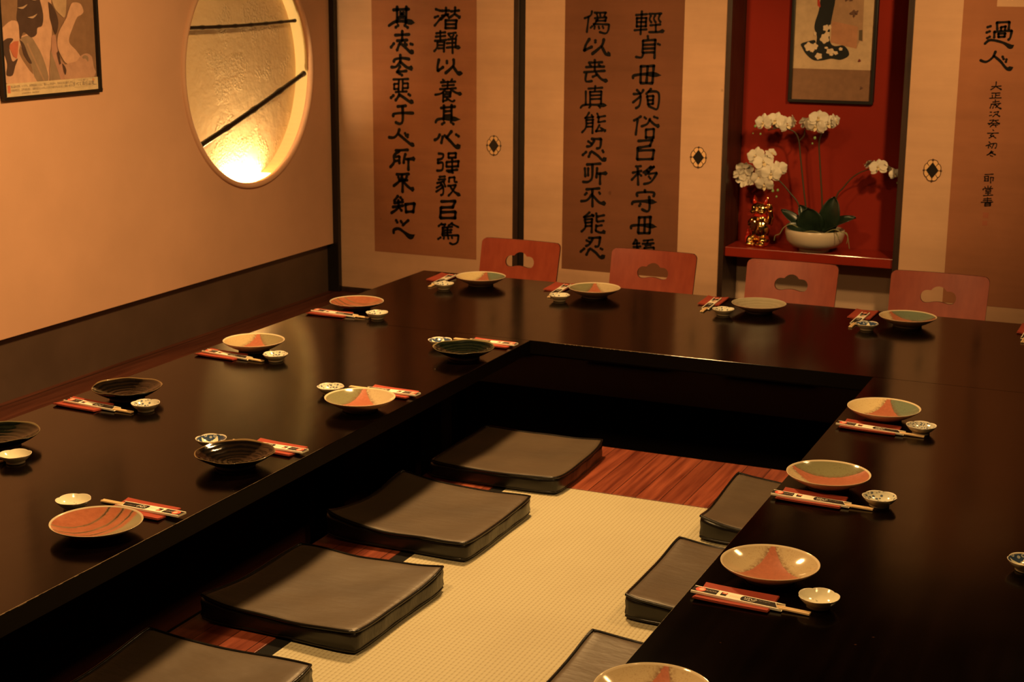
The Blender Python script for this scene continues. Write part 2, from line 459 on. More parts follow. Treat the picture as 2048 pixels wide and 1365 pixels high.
def vinyl(name, a, b, rough, spec):
    m = NT(name); v = m.coord()
    n = m.noise(v, 6, 3); f = m.noise(v, 220, 2); w = m.noise(m.coord((1, 3, 1)), 9, 3)
    c = m.mix(m.ramp(n, 0.3, 0.7), a, b)
    m.bump(m.math('ADD', m.math('MULTIPLY', w, 1.0), m.math('MULTIPLY', f, 0.03)), 0.22, 0.012)
    return m.done(c, rough, spec=spec)
M['vinyl_top'] = vinyl('matte_brown_vinyl', (0.062, 0.041, 0.024), (0.086, 0.057, 0.033), 0.5, 0.8)  # cushion tops: browner, lighter and more matte than the sides
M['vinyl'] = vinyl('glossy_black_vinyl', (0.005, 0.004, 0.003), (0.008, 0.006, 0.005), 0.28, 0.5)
def glow():
    m = NT('lamp_tube_glow')
    m.b.inputs['Emission Color'].default_value = (1.0, 0.72, 0.34, 1); m.b.inputs['Emission Strength'].default_value = 400.0
    return m.done((1, 0.9, 0.7), 0.5)
M['glow'] = glow()
# ---------------------------------------------------------------- the room
rad_ = math.radians
f = MB()
f.box(-4.02, -2.78, -1.5, 7.0, -0.42, 0.0)            # boards along the left wall
structure(f.build('floor', M['floor_wood']))
f = MB()
f.box(-2.78, 2.4, 5.40, 7.0, -0.42, 0.0)              # floor by the doors and on the right, under-table shade painted near-black
f.box(0.0, 2.4, -1.5, 5.40, -0.42, 0.0)
structure(f.build('floor', M['pit']))
g = MB(); g.box(-2.78, 0.0, -1.5, 5.40, -0.46, -0.42); g.box(-2.18, -0.66, -1.5, 4.77, -0.42, -0.05)
structure(g.build('floor', M['pit']))
for x0, x1, y0, y1, n in ((-2.18, -1.925, -1.5, 4.77, 1), (-1.925, -0.66, 4.306, 4.77, 2), (-0.945, -0.66, -1.5, 4.306, 3)):
    t = MB(); t.box(x0, x1, y0, y1, -0.05, 0.001)
    structure(t.build('trim_%d' % n, M['plank'], bevel=0.002))

def left_wall():
    """plaster wall with a round opening, its lower edge standing proud of the dado"""
    X = -3.985; cy, cz, r = 6.033, 1.157, 0.520; y0, y1, z0, z1 = 5.30, 6.765, 0.252, 2.35
    angs = [2 * PI * i / 120 for i in range(120)] + [math.atan2(z - cz, y - cy) % (2 * PI) for y in (y0, y1) for z in (z0, z1)]
    angs = sorted(set(round(a, 6) for a in angs)); n = len(angs)
    vin, vout = [], []
    for a in angs:
        c, s = math.cos(a), math.sin(a)
        k = min([(y1 - cy) / c if c > 1e-9 else ((y0 - cy) / c if c < -1e-9 else 9), (z1 - cz) / s if s > 1e-9 else ((z0 - cz) / s if s < -1e-9 else 9)])
        vin.append((X, cy + r * c, cz + r * s)); vout.append((X, cy + k * c, cz + k * s))
    m = MB()
    m.add(vin + vout, [(i, (i + 1) % n, n + (i + 1) % n, n + i) for i in range(n)])
    m.poly([(X, -1.5, z0), (X, y0, z0), (X, y0, z1), (X, -1.5, z1)])
    m.poly([(X, -1.5, z0), (X, y1, z0), (X - 0.2, y1, z0), (X - 0.2, -1.5, z0)])
    structure(m.build('wall_left', M['wall'], merge=False))
    # the lit round recess: a plaster ring on the face, the reveal and the rough back
    d = 0.085
    ring = MB(); k = 120
    prof = [(r + 0.018, 0.0), (r + 0.016, 0.008), (r + 0.010, 0.013), (r + 0.002, 0.012), (r - 0.008, 0.006), (r - 0.010, -0.012), (r, -0.014)]
    vs = []; fs = []
    for rr, dx in prof:
        for i in range(k):
            a = 2 * PI * i / k; vs.append((X + dx, cy + rr * math.cos(a), cz + rr * math.sin(a)))
    for j in range(len(prof) - 1):
        for i in range(k): fs.append((j * k + i, j * k + (i + 1) % k, (j + 1) * k + (i + 1) % k, (j + 1) * k + i))
    ring.add(vs, fs)
    w = structure(bpy.data.objects.new('window_1', None)); COL.objects.link(w); w.location = (0, 0, 0)
    ring.build('window_ring', M['wall'], w, smooth=True)
    rev = MB(); vs = []; fs = []; ga = rad_(20.0); nn = 100     # the reveal, left open at the bottom where the lamp trough is
    for dx in (-0.012, -d):
        for i in range(nn + 1):
            a = -PI / 2 + ga + (2 * PI - 2 * ga) * i / nn; vs.append((X + dx, cy + r * math.cos(a), cz + r * math.sin(a)))
    fs = [(i, i + 1, nn + 2 + i, nn + 1 + i) for i in range(nn)]
    rev.add(vs, fs)
    hy = r * math.sin(ga); zt = cz - r * math.cos(ga); zb = 0.555
    for s in (-1, 1): rev.add([(X - 0.001, cy + s * hy, zb), (X - d, cy + s * hy, zb), (X - d, cy + s * hy, zt), (X - 0.001, cy + s * hy, zt)], [(0, 1, 2, 3)])
    rev.add([(X - 0.001, cy - hy, zb), (X - 0.001, cy + hy, zb), (X - d, cy + hy, zb), (X - d, cy - hy, zb)], [(0, 1, 2, 3)])
    rev.build('reveal', M['reveal'], w, smooth=False)
    bk = MB(); bk.poly([(X - d, cy + r * math.cos(-PI / 2 + ga + (2 * PI - 2 * ga) * i / nn), cz + r * math.sin(-PI / 2 + ga + (2 * PI - 2 * ga) * i / nn)) for i in range(nn + 1)] + [(X - d, cy - hy, zb), (X - d, cy + hy, zb)])
    bk.build('back_panel', M['lit_plaster'], w)
    # lamp tube in the trough under the opening
    lp = thing('recess_lamp', (X - 0.045, cy, 0.618), 0, 'glowing lamp tube in the bottom of the round wall recess', 'lamp')
    tb = MB(); tb.tube([(0, -0.155, 0), (0, 0, 0), (0, 0.155, 0)], 0.010, 12); tb.build('lamp_tube', M['glow'], lp, smooth=True)
    cp = MB(); cp.tube([(0, -0.168, 0), (0, -0.155, 0)], 0.012, 12); cp.build('end_cap', M['black'], lp)
    return X, cy, cz, r
WX, WCY, WCZ, WR = left_wall()
b = MB(); b.box(-4.06, -4.02, -1.5, 6.765, 0.0, 0.26); structure(b.build('baseboard_left', M['dado']))
b = MB(); b.box(-4.06, -3.955, 6.735, 6.83, 0.0, 2.35); structure(b.build('trim_4', M['black'], bevel=0.003))
c = MB(); c.box(-4.2, 2.45, -1.55, 7.1, 2.35, 2.40); structure(c.build('ceiling', M['ceiling']))
w = MB(); w.box(2.4, 2.45, -1.5, 7.05, -0.42, 2.35); structure(w.build('wall_right', M['ceiling']))
w = MB(); w.box(-4.06, 2.4, -1.55, -1.5, -0.46, 2.35); structure(w.build('wall_rear', M['ceiling']))
w = MB(); w.box(-3.955, 2.4, 6.775, 6.83, 1.80, 2.35); w.box(0.85, 2.4, 6.775, 6.83, 0.0, 1.80); structure(w.build('wall_back', M['dark_wood']))
w = MB(); w.box(-3.955, 2.4, 6.73, 6.80, 1.76, 1.82); structure(w.build('trim_5', M['dark_wood']))
# bamboo canes across the recess
def cane(p0, p1, rad, nodes, label, extra=None):
    o = thing('bamboo_cane', p0, 0, label, 'bamboo cane', 'canes across the round recess')
    L = Vector(p1) - Vector(p0); m = MB()
    pts, rr = [], []
    for i in range(nodes * 6 + 1):
        t = i / (nodes * 6); bend = math.sin(t * PI) * 0.006
        pts.append(tuple(L * t + Vector((0, 0, -bend)))); rr.append(rad * (1.28 if i % 6 == 0 else 1.0) * (1.08 - 0.16 * t))
    m.tube(pts, rr, 12); m.build('cane', M['bamboo'], o, smooth=True)
cx = WX - 0.022
cane((cx, 5.565, 1.362), (cx, 6.455, 1.377), 0.0082, 7, 'nearly level black bamboo cane across the upper part of the round recess')
cane((cx, 5.625, 0.845), (cx, 6.525, 1.123), 0.0120, 4, 'slanting thick black bamboo cane across the middle of the round recess')

# ---------------------------------------------------------------- sliding doors with calligraphy
INK = {
    '1L': '13 -3637 1428 -3550 1433;13 -3615 1444 -3616 1367;13 -3564 1445 -3567 1365;13 -3611 1391 -3569 1392;13 -3598 1417 -3579 1401;13 -3579 1417 -3598 1401;f13 -3662 1352 -3622 1373 -3569 1374 -3517 1368;13 -3609 1355 -3625 1344;13 -3575 1356 -3556 1344;13 -3628 1307 -3549 1312;13 -3588 1328 -3589 1280;13 -3618 1280 -3560 1285;13 -3634 1268 -3652 1247;13 -3605 1264 -3618 1234;f13 -3602 1271 -3576 1253 -3544 1228 -3526 1238;13 -3544 1267 -3531 1264;13 -3575 1270 -3563 1261;13 -3637 1178 -3627 1191 -3587 1197 -3550 1193;13 -3600 1213 -3600 1179;13 -3600 1179 -3624 1155 -3651 1152;f13 -3598 1177 -3561 1152 -3529 1151;13 -3601 1158 -3619 1127;13 -3619 1129 -3566 1136;13 -3609 1123 -3590 1114;10 -3641 1092 -3556 1097;10 -3609 1093 -3612 1032;10 -3588 1094 -3589 1033;10 -3636 1070 -3612 1072;10 -3636 1070 -3636 1044;10 -3636 1045 -3612 1047;10 -3559 1076 -3559 1053;10 -3588 1074 -3559 1076;10 -3589 1051 -3559 1053;10 -3629 1031 -3565 1036;13 -3639 1015 -3656 1001;13 -3608 1016 -3629 990;f13 -3610 1021 -3578 1003 -3547 986 -3531 996;13 -3557 1023 -3547 1017;13 -3619 960 -3571 966;13 -3643 911 -3638 923 -3590 930 -3531 931;13 -3590 961 -3590 895 -3604 876 -3630 882;13 -3609 849 -3618 827 -3639 807 -3669 806;f13 -3615 825 -3581 801 -3544 777 -3528 784;13 -3578 831 -3572 818;13 -3562 825 -3564 811;13 -3632 742 -3562 749;13 -3611 740 -3641 717 -3641 684 -3663 657;13 -3633 711 -3611 714;13 -3611 714 -3611 679;13 -3633 690 -3614 693;13 -3576 728 -3584 706 -3587 682;f13 -3574 702 -3520 707;13 -3560 703 -3561 648;13 -3628 623 -3558 629;13 -3596 625 -3607 595 -3645 564;13 -3618 611 -3612 595;13 -3569 617 -3580 597;13 -3612 592 -3567 598;13 -3593 606 -3595 536;f13 -3588 587 -3556 560 -3527 552;13 -3621 515 -3643 488;13 -3608 509 -3595 495;13 -3643 478 -3592 487;13 -3652 457 -3592 468;13 -3619 494 -3622 455 -3660 426;13 -3614 456 -3601 442;13 -3579 477 -3576 434;13 -3579 475 -3528 483;13 -3528 483 -3536 437;13 -3576 437 -3536 442;13 -3634 392 -3626 380;13 -3607 389 -3601 382;13 -3563 396 -3596 368;f13 -3648 325 -3645 342 -3618 349 -3586 332 -3553 313 -3526 327',
    '1R': '11 -3405 1435 -3380 1427;11 -3411 1395 -3390 1402;11 -3411 1356 -3398 1370 -3377 1393;11 -3375 1427 -3331 1429;11 -3372 1403 -3336 1411;11 -3349 1443 -3352 1411 -3377 1386;11 -3346 1411 -3331 1394;11 -3323 1425 -3278 1430;11 -3300 1445 -3303 1416 -3326 1398;f11 -3301 1412 -3270 1394;11 -3352 1384 -3352 1344;11 -3352 1382 -3290 1383;11 -3293 1383 -3296 1345;11 -3352 1364 -3296 1365;11 -3352 1346 -3296 1347;10 -3403 1320 -3352 1326;10 -3406 1304 -3352 1309;10 -3411 1284 -3347 1290;10 -3380 1332 -3380 1284;10 -3396 1280 -3399 1252 -3414 1234;10 -3396 1280 -3357 1280;10 -3358 1280 -3361 1233;10 -3393 1264 -3360 1265;10 -3393 1249 -3361 1250;10 -3339 1319 -3296 1325;10 -3334 1313 -3324 1304;10 -3308 1315 -3314 1306;10 -3291 1313 -3296 1304;10 -3339 1292 -3296 1297;10 -3296 1297 -3298 1257;10 -3347 1274 -3296 1278;f10 -3347 1253 -3311 1257 -3270 1255;10 -3316 1299 -3314 1227;13 -3388 1196 -3396 1161 -3394 1141;13 -3394 1141 -3365 1160;13 -3345 1190 -3345 1179;13 -3309 1198 -3311 1168 -3353 1131;f13 -3311 1164 -3281 1128 -3270 1144;10 -3368 1100 -3360 1094;10 -3317 1104 -3322 1095;10 -3379 1086 -3299 1092;10 -3371 1070 -3306 1076;10 -3384 1053 -3296 1061;10 -3340 1092 -3343 1055;10 -3353 1057 -3374 1034 -3410 1025;f10 -3327 1056 -3296 1039 -3263 1033;10 -3366 1041 -3366 992;10 -3353 1041 -3324 1042;10 -3324 1042 -3327 1019;10 -3363 1029 -3327 1031;10 -3363 1017 -3327 1019;10 -3366 995 -3345 1003;10 -3348 1012 -3319 996 -3304 1002;12 -3379 962 -3301 972;12 -3362 976 -3364 905;12 -3320 980 -3320 907;12 -3358 947 -3322 950;12 -3359 926 -3322 930;f12 -3408 891 -3395 906 -3348 912 -3271 911;12 -3359 893 -3374 883;12 -3325 897 -3309 886;13 -3385 833 -3396 814 -3414 804;13 -3369 824 -3377 791;f13 -3359 830 -3328 803 -3297 777 -3271 787;13 -3320 852 -3349 818;13 -3297 837 -3281 828;11 -3393 739 -3367 736 -3372 717 -3393 709;11 -3396 711 -3396 690;11 -3396 692 -3370 694 -3373 660 -3402 654;11 -3338 742 -3297 746;11 -3338 742 -3338 721;11 -3297 746 -3299 723;11 -3338 721 -3297 725;11 -3349 699 -3281 707;11 -3349 699 -3349 676;11 -3284 705 -3286 682;11 -3349 676 -3284 682;11 -3318 720 -3318 654;11 -3349 656 -3289 665;11 -3339 652 -3313 649;10 -3389 624 -3357 628;10 -3394 610 -3355 615;10 -3402 592 -3360 605;10 -3383 594 -3368 576 -3368 543 -3381 533;10 -3376 585 -3405 569;10 -3368 574 -3407 549;10 -3365 600 -3355 577;10 -3334 623 -3336 601;10 -3334 623 -3305 627;10 -3305 627 -3305 605 -3292 604;10 -3342 582 -3297 589;f10 -3331 583 -3308 556 -3271 537;10 -3300 585 -3318 555 -3339 533;13 -3379 502 -3300 509;13 -3302 507 -3316 477;13 -3381 472 -3313 478;13 -3381 472 -3384 420;13 -3382 448 -3300 456;13 -3300 456 -3303 424;13 -3384 419 -3300 425;10 -3376 392 -3395 377;10 -3376 387 -3355 390;10 -3366 388 -3361 379;10 -3318 399 -3340 383;10 -3321 394 -3284 380;10 -3371 374 -3374 335;10 -3371 371 -3318 380;10 -3369 358 -3321 364;10 -3371 345 -3324 351;10 -3345 375 -3345 337;10 -3374 333 -3284 339;10 -3284 339 -3290 305 -3313 292 -3332 297;10 -3382 322 -3398 312;10 -3364 324 -3366 316;10 -3342 328 -3340 318;10 -3321 329 -3319 322',
    '2L': '9 -2597 1436 -2604 1416 -2634 1403;9 -2613 1412 -2621 1340;9 -2585 1429 -2527 1430;9 -2574 1425 -2569 1410;9 -2557 1425 -2555 1413;9 -2531 1428 -2536 1413;9 -2583 1404 -2526 1409;9 -2526 1409 -2531 1391;9 -2578 1392 -2528 1394;9 -2568 1400 -2587 1372;9 -2589 1378 -2516 1377;9 -2512 1377 -2516 1349 -2529 1336 -2558 1342;9 -2594 1368 -2603 1360;9 -2582 1367 -2584 1356;9 -2563 1367 -2560 1357;9 -2544 1368 -2539 1359;12 -2607 1310 -2625 1282 -2632 1255;12 -2632 1257 -2594 1274;12 -2578 1304 -2578 1294;12 -2536 1310 -2547 1279 -2593 1241;f12 -2545 1275 -2523 1241 -2502 1248;10 -2609 1201 -2541 1205;10 -2579 1215 -2578 1165;10 -2623 1180 -2531 1185;10 -2604 1193 -2597 1186;10 -2559 1194 -2552 1188;10 -2632 1156 -2528 1166;10 -2620 1151 -2622 1116 -2591 1117;10 -2589 1136 -2568 1146;f10 -2573 1157 -2544 1127 -2511 1119;9 -2609 1081 -2538 1088;9 -2574 1095 -2576 1071;9 -2621 1069 -2620 1005;9 -2600 1068 -2598 1011;9 -2600 1066 -2543 1071;9 -2543 1071 -2544 1013;9 -2597 1050 -2545 1054;9 -2596 1033 -2544 1037;f9 -2646 991 -2627 1005 -2556 1008 -2513 1007;9 -2596 1002 -2603 993;9 -2555 1003 -2548 995;9 -2602 971 -2614 952 -2623 943;9 -2621 945 -2581 951;9 -2590 960 -2583 949;9 -2616 935 -2618 899 -2637 876;9 -2616 935 -2580 938;9 -2583 938 -2584 874;9 -2613 919 -2583 923;9 -2613 904 -2583 906;9 -2562 968 -2554 948;9 -2561 950 -2521 958;9 -2554 946 -2556 927;9 -2556 927 -2521 934;9 -2549 915 -2567 883;9 -2567 885 -2534 889;f9 -2544 902 -2515 886;11 -2588 848 -2540 850;11 -2540 850 -2544 812 -2561 804;11 -2574 842 -2590 816 -2611 811;11 -2605 836 -2588 825;11 -2613 786 -2632 769;11 -2592 785 -2601 762;f11 -2587 790 -2555 771 -2531 752 -2510 764;11 -2532 797 -2527 788;11 -2610 726 -2540 734;11 -2619 709 -2616 669;11 -2602 710 -2602 674;11 -2581 727 -2582 666 -2601 645 -2628 643;11 -2557 713 -2560 667;f11 -2558 686 -2503 691;11 -2542 686 -2541 637;11 -2610 608 -2543 617;11 -2579 610 -2577 528;11 -2578 590 -2604 558 -2636 550;f11 -2576 581 -2541 549 -2508 549;11 -2607 592 -2617 582;11 -2545 598 -2540 591;10 -2591 500 -2620 473;10 -2620 474 -2569 487;10 -2579 490 -2571 481;10 -2615 464 -2611 428 -2631 404;10 -2612 464 -2576 469;10 -2578 469 -2579 403;10 -2612 448 -2578 453;10 -2612 432 -2579 436;10 -2557 498 -2554 459;10 -2552 482 -2516 491;10 -2551 457 -2518 464;10 -2556 441 -2558 413;10 -2553 436 -2527 442;f10 -2558 413 -2533 406 -2507 415;11 -2593 376 -2533 383;11 -2535 383 -2542 343 -2559 337;11 -2572 376 -2588 347 -2607 336;11 -2605 364 -2586 356;11 -2614 324 -2634 306;11 -2590 321 -2604 293;f11 -2585 326 -2556 308 -2531 287 -2507 300;11 -2532 330 -2522 326',
    '2R': '9 -2383 1421 -2328 1426;9 -2354 1439 -2358 1335;9 -2378 1409 -2377 1368;9 -2378 1407 -2330 1409;9 -2332 1409 -2333 1371;9 -2378 1390 -2332 1391;9 -2377 1370 -2331 1372;9 -2388 1353 -2329 1358;9 -2319 1427 -2260 1430;9 -2310 1420 -2316 1403 -2307 1389;9 -2289 1423 -2296 1406 -2286 1389;9 -2267 1425 -2273 1406 -2263 1391;9 -2313 1376 -2263 1381;9 -2286 1380 -2285 1349;f9 -2317 1346 -2276 1347 -2242 1354;10 -2323 1329 -2321 1316;10 -2345 1307 -2284 1312;10 -2345 1307 -2346 1253;10 -2286 1312 -2288 1229;10 -2343 1288 -2288 1291;10 -2342 1271 -2287 1274;10 -2342 1253 -2291 1256;10 -2342 1254 -2350 1232 -2378 1233;10 -2274 1294 -2263 1290;11 -2354 1191 -2287 1195;11 -2352 1191 -2352 1117;11 -2290 1195 -2294 1119;11 -2352 1115 -2294 1116;11 -2319 1192 -2323 1118;f11 -2389 1136 -2383 1149 -2321 1157 -2252 1153;10 -2337 1085 -2350 1068 -2385 1064;10 -2369 1084 -2350 1059 -2354 1015 -2372 999;10 -2350 1055 -2387 1025;10 -2300 1091 -2323 1066;10 -2314 1077 -2264 1073 -2266 1003 -2293 1005 -2310 1013;10 -2318 1056 -2312 1017;10 -2318 1056 -2288 1059;10 -2288 1059 -2289 1022;10 -2315 1038 -2290 1040;10 -2312 1020 -2289 1023;10 -2345 963 -2380 942;10 -2361 949 -2369 877;10 -2329 960 -2320 953;10 -2283 964 -2264 958;10 -2301 954 -2314 930 -2342 917;f10 -2303 948 -2277 927 -2252 921;10 -2320 903 -2319 864;10 -2320 903 -2281 908;10 -2281 908 -2282 865;10 -2319 867 -2282 869;11 -2356 849 -2287 857;11 -2287 857 -2298 830;11 -2358 817 -2295 830;11 -2358 816 -2359 763;11 -2353 805 -2278 811;11 -2278 811 -2284 767;11 -2359 763 -2282 769;10 -2365 730 -2339 733;10 -2355 723 -2351 644;10 -2380 700 -2336 711;10 -2355 697 -2384 666;10 -2348 697 -2336 688;10 -2290 734 -2327 703;10 -2295 727 -2275 734;10 -2275 734 -2317 694;10 -2310 713 -2299 707;10 -2303 699 -2261 706;10 -2261 704 -2288 663 -2323 650;10 -2300 687 -2291 677;11 -2317 623 -2317 612;11 -2354 592 -2350 608 -2277 614 -2274 595;f11 -2379 552 -2370 564 -2314 570 -2255 569;11 -2295 593 -2292 540 -2303 523 -2329 531;11 -2337 557 -2343 545;11 -2344 492 -2283 498;11 -2342 492 -2345 419;11 -2286 498 -2288 423;11 -2345 417 -2288 421;11 -2314 494 -2314 421;f11 -2381 437 -2374 451 -2315 457 -2252 453;9 -2356 387 -2367 365;9 -2369 364 -2336 370;9 -2367 349 -2331 355;9 -2351 383 -2350 346 -2368 322;9 -2345 347 -2331 330;9 -2318 383 -2271 391;9 -2294 387 -2299 373;9 -2322 368 -2266 375;9 -2308 361 -2280 365;9 -2312 349 -2311 317;9 -2312 349 -2265 355;9 -2265 355 -2266 321',
    '3A': '9 -832 1393 -818 1398;9 -834 1371 -820 1377;9 -830 1348 -818 1355;9 -795 1413 -745 1416;9 -795 1413 -791 1385;9 -745 1416 -746 1386;9 -777 1394 -758 1398;9 -777 1394 -776 1381;9 -760 1397 -760 1383;9 -803 1375 -733 1381;9 -802 1375 -801 1351;9 -733 1380 -737 1353 -744 1343;9 -786 1367 -784 1354;9 -786 1367 -758 1369;9 -758 1369 -760 1355;9 -785 1354 -760 1356;f9 -837 1325 -820 1340 -794 1339 -761 1330 -734 1316 -719 1324;9 -791 1295 -802 1269 -826 1251 -850 1257;f9 -796 1276 -768 1254 -740 1225 -715 1232;9 -762 1275 -756 1263;9 -745 1264 -747 1252',
    '3B': '4 -796 1149 -758 1153;4 -779 1170 -781 1150 -799 1136;f4 -777 1149 -754 1137;4 -794 1122 -760 1124;4 -777 1123 -778 1104;4 -791 1114 -790 1103;4 -774 1113 -761 1115;4 -801 1101 -754 1104;4 -777 1095 -776 1084;4 -787 1085 -761 1089;4 -793 1076 -754 1081;4 -791 1077 -796 1059;f4 -778 1079 -764 1064 -748 1058;4 -782 1072 -771 1073;4 -783 1066 -785 1059;4 -757 1082 -774 1062;4 -795 1043 -788 1043;4 -796 1028 -787 1030;4 -779 1042 -760 1047;4 -760 1047 -766 1033;4 -770 1037 -782 1024;f4 -770 1035 -752 1025;4 -794 1008 -777 1011;4 -770 1009 -758 1011;4 -800 995 -752 998;4 -777 1008 -795 990;4 -773 1009 -754 994;4 -786 988 -760 991;4 -774 997 -790 981;4 -771 991 -766 982;4 -778 970 -774 966;4 -799 954 -754 957;4 -775 955 -787 945 -776 943;4 -772 946 -791 934;4 -776 944 -763 935;4 -790 919 -785 914;4 -801 901 -782 910;4 -791 905 -790 892;4 -786 903 -781 898;4 -780 910 -759 913 -760 895 -764 893;4 -769 911 -777 892;4 -776 881 -786 867;4 -782 874 -769 877 -794 862;f4 -777 872 -757 864;4 -781 861 -770 858;4 -796 779 -762 783;4 -798 770 -781 773;4 -796 770 -794 752;4 -781 773 -781 752;4 -795 761 -780 762;4 -797 752 -779 753;4 -772 769 -770 744;4 -772 769 -761 769;4 -760 769 -762 754;4 -780 732 -779 723;4 -793 727 -788 721;4 -767 731 -771 724;4 -798 713 -796 719 -760 722;4 -787 714 -768 716;4 -787 707 -767 709;4 -787 714 -787 707;4 -768 716 -767 709;4 -778 707 -777 694;4 -788 700 -767 702;4 -796 689 -757 694;4 -793 675 -763 679;4 -795 668 -760 671;4 -803 660 -755 664;4 -778 682 -777 662;4 -787 657 -764 659;4 -787 657 -787 645;4 -764 659 -764 648;4 -787 651 -763 654;4 -787 645 -763 648',
}

def ink(key, name, parent, Y):
    rnd = random.Random(len(key) + 3); m = MB()
    for st in INK[key].split(';'):
        v = st.split(); fl = v[0].startswith('f'); w = float(v[0].lstrip('f')) * 0.00128
        p = [(float(v[i]) * 0.001, float(v[i + 1]) * 0.001) for i in range(1, len(v), 2)]
        q = spline(p, 7 if len(p) > 2 else 6); n = len(q)
        # overshoot a little at both ends
        L, Rr = [], []
        for i, (x, z) in enumerate(q):
            a, c = q[max(0, i - 1)], q[min(n - 1, i + 1)]
            dx, dz = c[0] - a[0], c[1] - a[1]; l = math.hypot(dx, dz) or 1
            t = i / (n - 1)
            if fl: k = 0.72 + 0.28 * (1 - abs(t - 0.3)) + max(0, 0.85 * math.exp(-((t - 0.80) / 0.13) ** 2)) - (max(0, t - 0.86) * 7.0)
            else: k = 0.92 + 0.12 * math.cos(2 * PI * t)
            k *= 0.5 * w * (0.95 + 0.1 * rnd.random()); k = max(k, 0.0008)
            L.append((x - dz / l * k, z + dx / l * k)); Rr.append((x + dz / l * k, z - dx / l * k))
        def cap(p0, p1, rad):
            dx, dz = p1[0] - p0[0], p1[1] - p0[1]; l = math.hypot(dx, dz) or 1
            return [(p1[0] + (dx / l * math.cos(s) - dz / l * math.sin(s)) * rad * 0.8, p1[1] + (dz / l * math.cos(s) + dx / l * math.sin(s)) * rad * 0.8) for s in (-1.0, -0.35, 0.35, 1.0)]
        vs = []; fs = []
        for a, c in zip(L, Rr): vs += [(a[0], Y, a[1]), (c[0], Y, c[1])]
        for i in range(n - 1): fs.append((2 * i, 2 * i + 1, 2 * i + 3, 2 * i + 2))
        b0 = len(vs); e = cap(q[1], q[0], 0.5 * w)
        vs += [(x, Y, z) for x, z in e]; fs.append((0, b0 + 3, b0 + 2, b0 + 1, b0, 1) if False else (1, 0, b0, b0 + 1, b0 + 2, b0 + 3))
        if not fl:
            b1 = len(vs); e = cap(q[-2], q[-1], 0.5 * w)
            vs += [(x, Y, z) for x, z in e]; k2 = 2 * (n - 1); fs.append((k2, k2 + 1, b1, b1 + 1, b1 + 2, b1 + 3))
        m.add(vs, fs)
    return m.build(name, M['ink'], parent, merge=False)

def finger_pull(parent, x, z, Y):
    g = MB(); ns = 64; k = 8
    out = []
    for i in range(160):
        a = 2 * PI * i / 160
        s = 0.86 + 0.14 * abs(math.sin(a * 4)) ** 0.6
        out.append((x + 0.037 * s * math.cos(a), z + 0.047 * s * math.sin(a)))
    g.prism([(a, Y, c) for a, c in out], (0, -0.003, 0)); o = g.build('finger_pull', M['metal_gold'], parent)
    h = MB(); h.tube([(a, Y - 0.003, c) for a, c in out] + [(out[0][0], Y - 0.003, out[0][1])], 0.0016, 6, cap=False)
    for a in (0, PI / 2, PI, 1.5 * PI):
        h.ball((x + 0.036 * math.cos(a), Y - 0.003, z + 0.046 * math.sin(a)), 0.0045, 8, 6)
    for i in range(8):
        a = PI / 4 * i
        h.tube([(x + 0.020 * math.cos(a), Y - 0.0032, z + 0.026 * math.sin(a)), (x + 0.033 * math.cos(a), Y - 0.0032, z + 0.042 * math.sin(a))], 0.0014, 6)
    h.build('pull_rim', M['metal_dark'], o)
    r = MB(); r.prism([(x + 0.0265, Y - 0.0034, z), (x, Y - 0.0034, z + 0.0355), (x - 0.0265, Y - 0.0034, z), (x, Y - 0.0034, z - 0.0355)], (0, -0.001, 0))
    r.build('pull_cup', M['black'], o)

def door(n, x0, x1, sheet, pull, stiles, inks, seals=(), extra=(), silk='scroll_paper'):
    d = structure(bpy.data.objects.new('door_%d' % n, None)); COL.objects.link(d)
    p = MB(); p.box(x0, x1, BY, BY + 0.03, 0.025, 1.78); p.build('door_panel', M['door_paper'], d)
    s = MB()
    for a, c in stiles: s.box(a, c, BY - 0.006, BY + 0.032, 0.0, 1.78)
    s.box(x0, x1, BY - 0.006, BY + 0.032, 0.0, 0.022)
    s.build('door_frame', M['dark_wood'], d, bevel=0.002)
    sh = MB(); sh.box(sheet[0], sheet[1], BY - 0.0012, BY, sheet[2], 1.72); sc = sh.build('calligraphy_sheet', M[silk], d)
    for k in inks: ink(k, 'calligraphy_column', sc, BY - 0.002)
    for (sx, sz, w) in seals:
        q = MB(); q.box(sx - w, sx + w, BY - 0.0022, BY - 0.0012, sz - w, sz + w); q.build('seal_stamp', M['seal'], sc)
    for (a, c, e, g) in extra:
        q = MB(); q.box(a, c, BY - 0.002, BY - 0.0012, e, g); q.build('paper_patch', M['door_paper'], sc)
    finger_pull(d, pull[0], pull[1], BY)
    return d
door(1, -3.955, -2.99, (-3.758, -3.187, 0.224), (-3.093, 0.793), [(-2.991, -2.963)], ['1L', '1R'])
door(2, -2.932, -1.95, (-2.731, -2.151, 0.217), (-2.063, 0.788), [(-1.952, -1.928)], ['2L', '2R'], silk='dark_scroll_paper')
door(3, -1.135, -0.165, (-0.934, -0.370, 0.212), (-1.015, 0.785), [(-1.160, -1.133)], ['3A', '3B'],
     [(-0.780, 0.606, 0.0115), (-0.781, 0.572, 0.0100)], [(-0.80, -0.55, 1.478, 1.56)])
b = MB(); b.box(-2.963, -2.932, BY + 0.002, BY + 0.03, 0.0, 1.78); structure(b.build('trim_6', M['black']))  # black strip stands in for the shaded gap between the two left doors
b = MB(); b.box(-0.165, 0.85, BY, BY + 0.03, 0.025, 1.78); structure(b.build('door_4', M['door_paper']))

